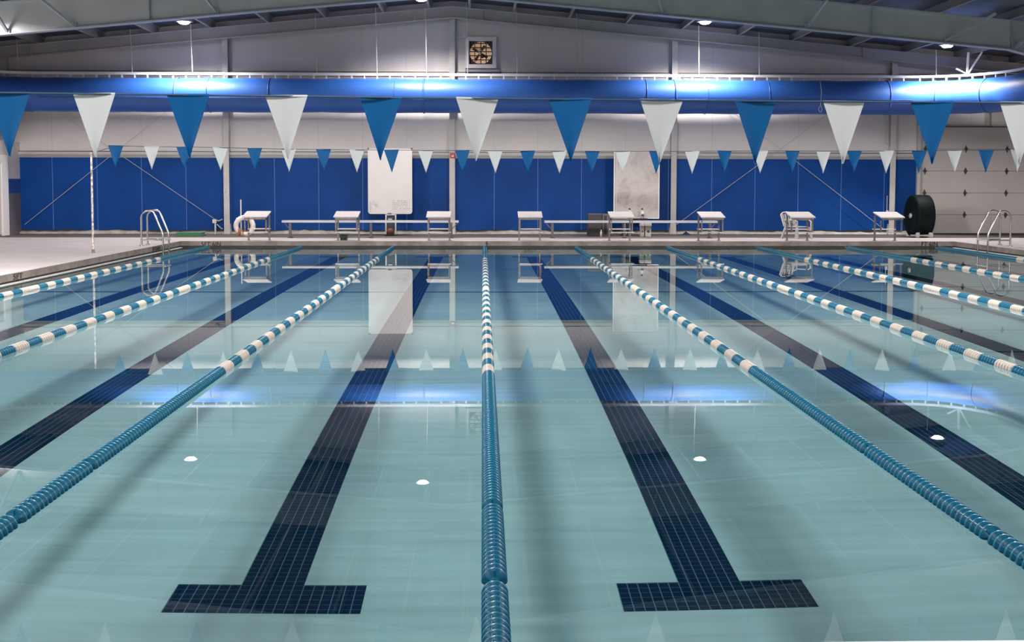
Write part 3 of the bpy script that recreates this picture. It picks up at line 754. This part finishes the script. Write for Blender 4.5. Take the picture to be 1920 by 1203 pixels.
# ------------------------------------------------------------------ benches
def bench(xa, xb, feet, lab, y=None):
    Yb = 27.75; A, B = at(xa, 415, Yb).x, at(xb, 415, Yb).x; zt_ = at(700, 413.2, Yb).z
    t = thing('bench', lab, 'bench', ((A+B)/2, Yb, ZD), 'long benches by the end wall'); bs = ((A+B)/2, Yb, ZD)
    part('seat_plank', MB().box(A, B, Yb, Yb+.26, zt_-.055, zt_), M['bench'], t, bs, bevel=.006)
    for px, dr in feet:
        X = at(px, 430, Yb).x
        mb = MB(); mb.box(X-.03, X+.03, Yb+.06, Yb+.12, ZD+.01, zt_-.05); mb.box(X-.05, X+.05, Yb+.0, Yb+.25, ZD, ZD+.015); part('leg', mb, M['bench_leg'], t, bs)
        if dr: part('brace', MB().bar((X, Yb+.09, ZD+.2), (X+dr, Yb+.09, zt_-.05), .02, .02), M['bench_leg'], t, bs)
bench(528, 860, [(543, -.15), (695, 0), (846, .16)], 'long aluminium bench left of centre, under the clean whiteboard')
bench(1021, 1346, [(1036, -.17), (1172, 0), (1332, .14)], 'long aluminium bench right of centre, under the stained whiteboard')

# ------------------------------------------------------------------ whiteboards
def rrect(x0, x1, z0, z1, y0, y1, r, mb, n=6):
    pts = []
    for cx_, cz_, a0 in ((x1-r, z1-r, 0), (x0+r, z1-r, PI/2), (x0+r, z0+r, PI), (x1-r, z0+r, 3*PI/2)):
        for i in range(n+1):
            a_ = a0+PI/2*i/n; pts.append((cx_+r*math.cos(a_), cz_+r*math.sin(a_)))
    N = len(pts)
    vs = [(x, y0, z) for x, z in pts] + [(x, y1, z) for x, z in pts]
    mb.add(vs, [list(range(N)), list(range(N, 2*N))[::-1]] + [(i, i+N, (i+1) % N+N, (i+1) % N) for i in range(N)])
Yb1 = 29.1
A = at(689.5, 278.5, Yb1); B = at(773, 401, Yb1)
t = thing('whiteboard', 'clean tall whiteboard with rounded corners and small handwriting near its bottom', 'whiteboard', ((A.x+B.x)/2, Yb1, B.z)); bs = ((A.x+B.x)/2, Yb1, B.z)
mb = MB(); rrect(A.x, B.x, B.z, A.z, Yb1, Yb1+.03, .07, mb); part('panel', mb, M['board'], t, bs)
mb = MB()
for (x0, x1, y0, y1, rows, n) in ((735.5, 769, 376, 391, 5, 6), (693, 697, 378, 396, 8, 1), (703, 709, 380, 386, 3, 2), (699, 701, 377, 383, 3, 1), (701, 704, 390, 392, 1, 1)):
    for i in range(rows):
        z = at(x0, y0 + (y1-y0)*(i/max(1, rows-1)), Yb1).z; a_ = at(x0, y0, Yb1).x; b_ = at(x1, y0, Yb1).x
        x = a_
        while x < b_:
            w_ = random.uniform(.02, .06)
            if random.random() < .8:
                pth = [(min(x+w_*q/5, b_), Yb1-.003, z+random.uniform(-.014, .014)) for q in range(6)]
                if pth[-1][0] - pth[0][0] > .01: mb.tube(pth, .0018, 4, caps=False)
            x += w_ + .018
part('handwriting', mb, M['marker'], t, bs)
mb = MB(); c1, c2 = at(723.5, 402, Yb1).x, at(741.5, 402, Yb1).x
for c_ in (c1, c2): mb.box(c_-.018, c_+.018, Yb1+.035, Yb1+.07, ZD, A.z-.05)
mb.box(c1, c2, Yb1+.035, Yb1+.07, B.z-.035, B.z-.005)
part('stand', mb, M['alu'], t, bs)
for c_ in (c1, c2): part('foot', MB().box(c_-.02, c_+.02, Yb1-.12, Yb1+.3, ZD, ZD+.03), M['black'], t, bs)
for px in (690.5, 772): part('corner_clip', MB().box(at(px, 278, Yb1).x-.02, at(px, 278, Yb1).x+.02, Yb1-.008, Yb1+.035, A.z-.015, A.z+.02), M['hinge'], t, bs)
part('marker_tray', MB().box(at(727, 402, Yb1).x, at(734, 402, Yb1).x, Yb1-.03, Yb1, B.z-.0, B.z+.025), M['hinge'], t, bs)
# black box standing between its legs
X = (c1+c2)/2
t = thing('storage_box', 'tall black box with a white handle standing under the clean whiteboard', 'box', (X, Yb1-.1, ZD)); 
part('body', MB().box(-(c2-c1)/2+.03, (c2-c1)/2-.03, -.08, .1, 0.01, B.z-ZD-.06), M['black'], t, bevel=.01)
part('handle', MB().box(-.05, .05, -.095, -.08, B.z-ZD-.14, B.z-ZD-.115), M['white'], t)
part('sticker', MB().lathe([(0, .08), (.004, .078), (.004, .001)], (0, -.08, .12), (0, -1, 0), 20), M['tan'], t)
# second board
Yb2 = 29.25
A = at(1152.5, 284, Yb2); B = at(1234.5, 408.5, Yb2)
t = thing('whiteboard', 'tall square cornered whiteboard smudged with brown stains', 'whiteboard', ((A.x+B.x)/2, Yb2, B.z)); bs = ((A.x+B.x)/2, Yb2, B.z)
part('panel', MB().box(A.x, B.x, Yb2, Yb2+.03, B.z, A.z), M['board_dirty'], t, bs)
mb = MB(); e_ = .018
mb.box(A.x-e_, A.x+.004, Yb2-.012, Yb2+.035, B.z-e_, A.z+e_); mb.box(B.x-.004, B.x+e_, Yb2-.012, Yb2+.035, B.z-e_, A.z+e_)
mb.box(A.x, B.x, Yb2-.012, Yb2+.035, B.z-e_, B.z+.002); mb.box(A.x, B.x, Yb2-.012, Yb2+.035, A.z-.002, A.z+e_); part('frame', mb, M['white_metal'], t, bs)
part('edge_strip', MB().box(A.x+.05, A.x+.06, Yb2-.004, Yb2, B.z, A.z), M['alu'], t, bs)
for px in (1167.5, 1172.5):
    X = at(px, 430, Yb2).x; part('stand_leg', MB().box(X-.018, X+.018, Yb2+.04, Yb2+.08, ZD, B.z+.5), M['black'], t, bs)
X = at(1170, 430, Yb2).x; part('stand_foot', MB().box(X-.09, X+.09, Yb2-.1, Yb2+.3, ZD, ZD+.03), M['black'], t, bs)

# ------------------------------------------------------------------ items along the wall
def cabinet(px0, px1, py, Y, lab, m, dpt):
    a_, b_ = at(px0, py, Y), at(px1, py, Y)
    t = thing('speaker_cabinet', lab, 'cabinet', ((a_.x+b_.x)/2, Y, ZD)); bs = ((a_.x+b_.x)/2, Y, ZD)
    part('cabinet_body', MB().box(a_.x, b_.x, Y, Y+dpt, ZD, a_.z), m, t, bs, bevel=.01)
    part('front_panel', MB().box(a_.x+.04, b_.x-.04, Y-.006, Y, ZD+.04, a_.z-.04), M['black'] if m is not M['darkgrey'] else M['darkgrey'], t, bs)
    part('top_trim', MB().box(a_.x, b_.x, Y-.01, Y+.01, a_.z-.02, a_.z), M['bench_leg'], t, bs)
cabinet(1103, 1129, 400.5, 28.75, 'wide dark grey cabinet behind the right bench', M['darkgrey'], .4)
cabinet(1129.5, 1141, 401, 28.8, 'narrow dark grey cabinet right beside the wider one', M['bench_leg'], .3)
t = thing('bottle', 'small white bottle standing in front of the dark cabinet', 'bottle', (at(1127, 438, 28.5).x, 28.5, ZD))
part('body', MB().lathe([(0, .001), (0, .03), (.12, .03), (.15, .014)], (0, 0, 0), (0, 0, 1), 12), M['white'], t); part('cap', MB().lathe([(.15, .015), (.18, .015), (.18, .001)], (0, 0, 0), (0, 0, 1), 12), M['alu'], t)
# two tall canisters under the bench
for px0, px1, lab in ((1200.5, 1207, 'narrow white canister under the right bench, left one of two'), (1209, 1220, 'wide white canister with a round dark emblem under the right bench')):
    Y = 28.6; a_, b_ = at(px0, 417, Y), at(px1, 417, Y); X = (a_.x+b_.x)/2; w = (b_.x-a_.x)/2; hh = a_.z-ZD
    t = thing('canister', lab, 'canister', (X, Y, ZD), 'white canisters under the bench')
    mb = MB(); mb.box(-w, w, -.1, .1, 0, hh*.72); mb.box(-w-.01, w+.01, -.11, .11, hh*.72, hh); part('body', mb, M['beige'], t, bevel=.015)
    part('emblem', MB().lathe([(0, w*.45), (.003, w*.45), (.003, .001)], (0, -.101, hh*.38), (0, -1, 0), 16), M['hinge'], t)
for px, lab, big in ((1204.5, 'white pump bottle with dark print standing at the foot of the stained whiteboard', 1), (1181, 'dark nozzled spray bottle beside the fifth starting block', 0)):
    Y = 28.9; X = at(px, 400, Y).x; z0_ = at(px, 409, Y).z; z1l = at(px, 389.5, Y).z
    t = thing('spray_bottle', lab, 'bottle', (X, Y, z0_))
    hh = z1l - z0_
    part('body', MB().lathe([(0, .001), (0, .048), (hh*.55, .048), (hh*.72, .016), (hh*.8, .014)], (0, 0, 0), (0, 0, 1), 16), M['white'], t)
    mb = MB(); mb.lathe([(hh*.8, .02), (hh*.95, .016), (hh, .001)], (0, 0, 0), (0, 0, 1), 12); mb.box(-.035, .01, -.01, .01, hh*.86, hh*.95); part('nozzle', mb, M['black'], t)
    if big: part('print', MB().box(-.035, .035, -.051, -.046, hh*.18, hh*.4), M['darkgrey'], t)
Xs0, Xs1 = at(1176, 410, 28.9).x, at(1214, 410, 28.9).x; zs_ = at(1190, 409, 28.9).z
t = thing('low_stand', 'dark low stand behind the right bench carrying the two bottles', 'stand', ((Xs0+Xs1)/2, 28.9, ZD)); bs = ((Xs0+Xs1)/2, 28.9, ZD)
part('shelf', MB().box(Xs0, Xs1, 28.82, 29.0, zs_-.03, zs_), M['black'], t, bs)
for q in (Xs0+.02, Xs1-.02): part('leg', MB().box(q-.012, q+.012, 28.9, 28.93, ZD, zs_-.03), M['black'], t, bs)
# black box by block two
a_ = gnd(642, 450.5)
t = thing('crate', 'small black crate at the foot of the second starting block from the left', 'crate', (a_.x+.02, a_.y+.15, ZD))
w = 6.3*a_.y/F
mb = MB(); mb.hexa([(-w*.92, -.13, 0), (w*.92, -.13, 0), (w*.92, .13, 0), (-w*.92, .13, 0), (-w, -.14, .13), (w, -.14, .13), (w, .14, .13), (-w, .14, .13)]); part('body', mb, M['black'], t, bevel=.006)
part('lid', MB().box(-w*1.04, w*1.04, -.15, .15, .13, .142), M['black'], t)
# ring buoy on its post
Y = 28.9; c_ = at(458.5, 423.5, Y); 
t = thing('ring_buoy', 'white ring buoy leaning on its post behind the leftmost starting block', 'ring buoy', c_)
part('ring', MB().tube(arc((0, 0, 0), .215, 0, 2*PI, 40, (1, 0, 0), (0, 0, 1)), .065, 16, caps=False), M['ring'], t)
for k in range(4):
    a0 = PI/4 + k*PI/2; part('strap', MB().tube(arc((.215*math.cos(a0), 0, .215*math.sin(a0)), .068, 0, 2*PI, 16, (math.cos(a0), 0, math.sin(a0)), (0, 1, 0)), .012, 6, caps=False), M['white'], t)
Xp = at(451.5, 400, Y+.1).x
t = thing('buoy_post', 'thin white post rising behind the ring buoy', 'post', (Xp, Y+.12, ZD))
part('post', MB().tube([(0, 0, 0), (0, 0, at(451, 374, Y+.1).z-ZD)], .016, 10), M['white'], t)
part('hook', MB().tube([(0, 0, c_.z-ZD+.2), (.0, -.1, c_.z-ZD+.2), (0, -.12, c_.z-ZD+.23)], .008, 8), M['chrome'], t)
part('foot', MB().box(-.08, .08, -.08, .08, 0, .015), M['post'], t)
# heap of orange rope
mb = MB(); cx_ = gnd(457, 441.5).x
for k in range(14):
    p0 = Vector((cx_ + random.uniform(-.08, .02), Y-.10, random.uniform(.28, .36))); p1 = Vector((cx_+random.uniform(-.13, .12), Y-.18+random.uniform(-.05, .05), ZD+.015)); p2 = p1+Vector((random.uniform(-.06, .06), random.uniform(-.05, .05), 0))
    mb.tube([p0, (p0+p1)/2+Vector((random.uniform(-.03, .03), -.02, .01)), p1, p2], .009, 5)
tag(mb.build('rope_coil', M['rope_or']), 'orange brown rope spilling onto the deck from the ring buoy', 'rope', kind='thing')
# green mat
a_, b_ = at(333, 444, 28.9), at(383, 444, 28.9)
t = thing('foam_mat', 'folded green mat lying at the foot of the leftmost blue bay', 'mat', ((a_.x+b_.x)/2, 28.9, ZD)); w = (b_.x-a_.x)/2
part('mat_layer', MB().box(-w, w, -.2, .2, 0, .045), M['green'], t, bevel=.012); part('mat_layer', MB().box(-w*.97, w*.93, -.18, .2, .047, .09), M['green'], t, bevel=.012)
# electrical box with conduit
Y = YW-.25; c_ = at(402.5, 414.5, Y); X = c_.x
t = thing('junction_box', 'white electrical box on a short post at the left, with conduit to the column', 'electrical box', (X, Y, ZD)); bs = (X, Y, ZD)
part('enclosure', MB().box(X-.05, X+.05, Y-.05, Y+.05, c_.z-.05, c_.z+.055), M['white'], t, bs, bevel=.006)
part('post', MB().box(X+.0, X+.035, Y-.02, Y+.02, ZD, c_.z-.05), M['white'], t, bs)
cxl = colx[0][0]
part('conduit', MB().tube([(X+.05, Y, c_.z+.02), (cxl-.2, Y, c_.z+.01), (cxl-.12, Y+.06, c_.z+.05)], .013, 8), M['white'], t, bs)
part('conduit', MB().tube([(X+.06, Y, c_.z-.08), (X+.18, Y, c_.z-.2), (cxl-.12, Y+.05, c_.z-.2)], .013, 8), M['white'], t, bs)
# flood light on the girt near column one
Y = YW-.12; a_ = at(404, 287, Y)
t = thing('flood_light', 'small grey flood light fixed to the girt left of the first column', 'lamp', a_)
part('head', MB().box(-.035, .035, -.12, 0, -.05, .04), M['steel_grey'], t, bevel=.006); part('arm', MB().tube([(.03, -.05, 0), (.2, -.03, .015), (.36, 0, .0)], .012, 8), M['wire'], t)
# switches on columns
for px, py, ci, lab, nm in ((421.5, 357, 0, 'white switch box on the leftmost column', 'switch_box'), (1663.5, 398, 3, 'small white switch box low on the rightmost column', 'switch_box'), (1664, 264, 3, 'white sensor box high on the rightmost column', 'sensor_box')):
    Y = YW-.22; a_ = at(px, py, Y)
    t = thing(nm, lab, 'switch', a_)
    part('body', MB().box(-.03, .03, -.02, .05, -.05, .05), M['white'], t, bevel=.006)
    part('conduit', MB().tube([(0, .03, .05), (0, .03, .45)], .009, 8), M['white'], t)
# fire alarm strobe
Y = YW-.22; a_ = at(848.5, 291.5, Y)
t = thing('fire_alarm', 'red fire alarm strobe on the column under the ridge', 'alarm', a_)
part('housing', MB().box(-.065, .065, -.03, .02, -.065, .075), M['red'], t, bevel=.008); part('strobe_lens', MB().box(-.03, .04, -.05, -.03, -.04, .01), M['strobe'], t, bevel=.006)
# blue cloth
mb = MB(); a_ = gnd(1288, 440.5)
for i in range(6):
    for j in range(10):
        def q(i, j): return (a_.x-.14+.028*j, a_.y-.05+.05*i, ZD+.005+.07*math.exp(-((j-5)/3)**2-((i-3)/2)**2)*(1+.4*math.sin(i*2.1+j*1.7)))
        mb.add([q(i, j), q(i, j+1), q(i+1, j+1), q(i+1, j)], [(0, 1, 2, 3)], 0, True)
o = mb.build('cloth', M['blue_cloth']); s_ = o.modifiers.new('s', 'SOLIDIFY'); s_.thickness = .006
tag(o, 'crumpled dark blue cloth on the floor right of the third column', 'cloth')
# white resin chair
Xc_, Yc_ = gnd(1488, 446).x, 27.7
t = CH = thing('plastic_chair', 'white resin armchair behind the seventh starting block', 'chair', (Xc_, Yc_, ZD)); 
part('seat', MB().box(-.22, .22, -.2, .22, .37, .40), M['chair'], t, bevel=.012)
for sx_ in (-1, 1):
    for sy_ in (-1, 1):
        mb = MB(); mb.bar((sx_*.27, sy_*.25, 0), (sx_*.21, sy_*.18, .38), .05, .035); part('leg', mb, M['chair'], t)
    mb = MB(); mb.tube([(sx_*.26, -.22, .2), (sx_*.26, -.22, .56), (sx_*.26, -.15, .61), (sx_*.25, .2, .61)], .02, 8); part('armrest', mb, M['chair'], t)
mb = MB()
for k in range(5): mb.bar((-.16+.08*k, .22, .40), (-.18+.09*k, .31, .80), .045, .012)
mb.tube([(-.22, .22, .40), (-.23, .32, .78), (-.15, .335, .84), (0, .34, .86), (.15, .335, .84), (.23, .32, .78), (.22, .22, .40)], .02, 8); part('backrest', mb, M['chair'], t); CH.scale = (1, 1, .76); CH.rotation_euler = (0, 0, math.radians(35))
# black drum on cradle
Y = 28.6; a_ = at(1722, 404, Y+.1); zc = a_.z; R = .535
XA = at(1709, 402, Y).x; XB = at(1739, 402, Y).x
t = thing('cover_drum', 'big round black drum on white feet beside the sectional door', 'drum', ((XA+XB)/2, Y, ZD)); bs = ((XA+XB)/2, Y, ZD)
mb = MB(); L_ = XB-XA
mb.lathe([(0, .001), (0, R*.55), (-.02, R*.6), (-.02, R*.93), (0, R*.985), (.03, R), (L_*.5, R*1.0), (L_*.5+.03, R*1.0), (L_-.03, R), (L_, R*.985), (L_+.02, R*.9), (L_, R*.6), (L_, .001)], (XA, Y, zc), (1, 0, 0), 64); part('drum_shell', mb, M['black_reel'], t, bs)
part('hub', MB().lathe([(0, .001), (.0, .07), (-.04, .065), (-.05, .04), (-.03, .03), (-.03, .001)], (XA-.0, Y, zc), (1, 0, 0), 24), M['alu'], t, bs)
part('latch', MB().box(XB-.02, XB+.03, Y-.04, Y+.04, zc+.05, zc+.2), M['alu'], t, bs)
for q, w in ((XA+.05, .04), (XB-.03, .05)):
    for yy in (-.3, .3):
        part('foot', MB().box(q-w, q+w, Y+yy-.05, Y+yy+.05, ZD, zc-R*.78), M['white'], t, bs, bevel=.006)
part('cradle_bar', MB().box(XA-.12, XB+.02, Y-.32, Y-.26, ZD+.03, ZD+.07), M['beige'], t, bs)

# ------------------------------------------------------------------ ladders
def ladder(side, Y0, Y1, xf, xw, lab, ztop_):
    t = thing('pool_ladder', lab, 'ladder', (xf, (Y0+Y1)/2, ZD)); bs = (xf, (Y0+Y1)/2, ZD)
    d = 1 if side == 'L' else -1
    for Y in (Y0, Y1):
        r = .17; zt_ = ztop_-r
        path = [Vector((xf, Y, ZD)), Vector((xf, Y, zt_-.05))]
        path += arc((xf+d*r, Y, zt_), r, PI, PI*.30, 10, (d, 0, 0), (0, 0, 1))
        path += [Vector((xw-d*.02, Y, .47)), Vector((xw, Y, .40)), Vector((xw, Y, .30)), Vector((xw, Y, -.2)), Vector((xw, Y, -1.0))]
        part('rail', MB().tube(path, .021, 14), M['chrome'], t, bs)
        part('foot_flange', MB().tube([(xf, Y, ZD), (xf, Y, ZD+.02)], .05, 16), M['chrome'], t, bs)
        part('side_bar', MB().tube([(xf, Y, ZD+.13), (xw, Y, ZD+.13)], .016, 10), M['chrome'], t, bs)
    for z in (-.15, -.45, -.75):
        part('tread', MB().box(xw-.05, xw+.05, Y0, Y1, z-.015, z+.015), M['white'], t, bs, bevel=.006)
    part('tread', MB().box(xw-.045, xw+.045, Y0, Y1, ZD+.11, ZD+.14), M['white'], t, bs, bevel=.006)
la, lb = gnd(265.5, 461), gnd(281, 459)
lw = gnd(320, 471.5, 0.0)
ladder('L', la.y, la.y+.44, la.x+.0, max(lw.x, XL+.12), 'chrome pool ladder on the left edge of the pool', at(280, 394, la.y+.2).z)
ra = gnd(1894, 461.5); rw = gnd(1834, 471, 0.0)
ladder('R', ra.y, ra.y+.5, ra.x+.0, XR-.10, 'chrome pool ladder on the right edge of the pool', at(1870, 395, ra.y+.2).z)

# ------------------------------------------------------------------ wall fan
Y = YW-.14; c_ = fan_c
t = thing('exhaust_fan', 'square white framed exhaust fan glowing through its louvers high on the wall', 'fan', (c_.x, YW-.01, c_.z)); bs = (c_.x, YW-.01, c_.z)
mb = MB()
for (x0, x1, z0, z1) in ((-fo, fo, fi*.98, fo), (-fo, fo, -fo, -fi*.98), (-fo, -fi*.98, -fi, fi), (fi*.98, fo, -fi, fi)):
    mb.box(c_.x+x0, c_.x+x1, Y, YW-.001, c_.z+z0, c_.z+z1)
part('housing', mb, M['white_metal'], t, bs, bevel=.008)
# shroud plate with a round opening
mb = MB(); n = 48; q = []; yy = YW-.02
for i in range(n):
    a0 = 2*PI*i/n; r = fi*.93; ca, sa = math.cos(a0), math.sin(a0); k = fi/max(abs(ca), abs(sa))
    q += [(c_.x+r*ca, yy, c_.z+r*sa), (c_.x+k*ca, yy, c_.z+k*sa), (c_.x+r*ca, yy+.04, c_.z+r*sa)]
fs = []
for i in range(n):
    j = (i+1) % n; fs += [(3*i, 3*i+1, 3*j+1, 3*j), (3*i, 3*j, 3*j+2, 3*i+2)]
mb.add(q, fs); part('shroud', mb, M['motor'], t, bs)
mb = MB()
for k in (-.16, .14): mb.box(c_.x+k-.012, c_.x+k+.012, yy-.05, yy-.03, c_.z-fi, c_.z+fi)
mb.box(c_.x-fi, c_.x+fi, yy-.045, yy-.035, c_.z+.10, c_.z+.108)
part('motor_mount', mb, M['fan_blade'], t, bs)
for k in range(4):
    a0 = PI/4 + .25 + k*PI/2; d = Vector((math.cos(a0), 0, math.sin(a0))); e2 = Vector((-math.sin(a0), 0, math.cos(a0)))
    p = [Vector((c_.x-.02, yy+.01, c_.z)) + d*.04 + e2*.025, Vector((c_.x-.02, yy+.01, c_.z)) + d*.04 - e2*.025, Vector((c_.x-.02, yy-.005, c_.z)) + d*.23 - e2*.045, Vector((c_.x-.02, yy+.03, c_.z)) + d*.23 + e2*.03]
    mb = MB(); mb.hexa(p + [v+Vector((0, .004, 0)) for v in p]); part('blade', mb, M['fan_blade'], t, bs)
mb = MB()
for k in range(6): mb.box(c_.x-fi, c_.x+fi, YW+.035, YW+.042, c_.z-fi+.02+k*.108, c_.z-fi+.045+k*.108)
mb.box(c_.x-.012, c_.x+.012, YW+.035, YW+.042, c_.z-fi, c_.z+fi)
part('louver_frame', mb, M['motor'], t, bs)
part('pulley', MB().tube(arc((c_.x-.02, yy-.045, c_.z+.03), .05, 0, 2*PI, 20, (1, 0, 0), (0, 0, 1)), .010, 8, caps=False), M['steel_grey'], t, bs)
part('motor', MB().lathe([(0, .001), (0, .055), (.09, .055), (.09, .001)], (c_.x+.04, yy-.12, c_.z-.09), (0, 1, 0), 20), M['motor'], t, bs)
for k in range(6):
    z = c_.z - fi + .03 + k*.108; 
    part('louver', MB().hexa([(c_.x-fi, YW+.11, z), (c_.x+fi, YW+.11, z), (c_.x+fi, YW+.112, z), (c_.x-fi, YW+.112, z), (c_.x-fi, YW+.05, z+.105), (c_.x+fi, YW+.05, z+.105), (c_.x+fi, YW+.052, z+.105), (c_.x-fi, YW+.052, z+.105)]), M['louver'], t, bs)
l = bpy.data.lights.new('louver_backlight', 'AREA'); l.size = .9; l.energy = 22; l.color = (1, .80, .64)  # unseen lamp added behind the fan to make its louvers glow
o = bpy.data.objects.new('louver_backlight', l); C.objects.link(o); o.location = (c_.x, YW+.9, c_.z-.25); o.rotation_euler = (math.radians(80)+PI, 0, 0)
o.rotation_euler = Vector((0, -1, .25)).to_track_quat('-Z', 'Y').to_euler()
a_, b_ = at(872, 129, YW-.1).x, at(937, 129, YW-.1).x; zs_ = at(900, 132, YW-.1).z
tag(MB().box(a_, b_, YW-.15, YW-.001, zs_-.04, zs_+.02).build('fan_shelf', M['steel_far']), 'grey steel ledge right below the wall fan', 'ledge')
a_ = at(870.5, 68.5, YW-.1)
t = thing('fan_switch_box', 'small white box at the top left corner of the wall fan', 'electrical box', (a_.x, YW-.17, a_.z))
part('body', MB().box(-.05, .05, -.04, .03, -.05, .05), M['white'], t, bevel=.006)
part('conduit', MB().tube([(-.05, 0, -.03), (colx[1][0]-a_.x+.07, 0, -.03)], .010, 8), M['white'], t)

# ------------------------------------------------------------------ render settings that are part of the scene
sc = bpy.context.scene
w = bpy.data.worlds.new('world'); sc.world = w; w.use_nodes = True; w.node_tree.nodes['Background'].inputs[0].default_value = (.05, .06, .08, 1); w.node_tree.nodes['Background'].inputs[1].default_value = .3
water.cycles.is_caustics_caster = True
basin.cycles.is_caustics_receiver = True
sc.cycles.max_bounces = 10; sc.cycles.diffuse_bounces = 5; sc.cycles.glossy_bounces = 5; sc.cycles.transmission_bounces = 8; sc.cycles.volume_bounces = 0
sc.cycles.sample_clamp_indirect = 6; sc.cycles.caustics_reflective = False; sc.cycles.caustics_refractive = True; sc.cycles.blur_glossy = .6
sc.view_settings.view_transform = 'Standard'; sc.view_settings.look = 'None'; sc.view_settings.gamma = 1; sc.view_settings.exposure = -.08
sc.view_settings.use_curve_mapping = False
NEST = {'high_bay_lamp': ('lens', 'housing'), 'ring_buoy': ('strap', 'ring'), 'door_2': ('hinge', 'door_leaf'), 'air_duct': ('seam_band', 'duct_fabric'),
        'exhaust_fan': ('louver', 'louver_frame'), 'starting_block': ('platform_frame', 'platform'), 'whiteboard': ('handwriting', 'panel'), 'bench': ('brace', 'leg'),
        'storage_box': ('handle', 'body'), 'canister': ('emblem', 'body'), 'fire_alarm': ('strobe_lens', 'housing'), 'cover_drum': ('hub', 'drum_shell'), 'flag_pole': ('cord_eye', 'pole')}
for t in [o for o in bpy.data.objects if o.parent is None]:
    k = t.name.split('.')[0]
    if k in NEST:
        c, p = NEST[k]
        ps = [o for o in t.children if o.name.split('.')[0] == p]
        for o in [o for o in t.children if o.name.split('.')[0] == c]:
            if ps:
                q = ps[0] if k != 'bench' else min(ps, key=lambda z: abs(z.data.vertices[0].co.x - o.data.vertices[0].co.x))
                o.parent = q
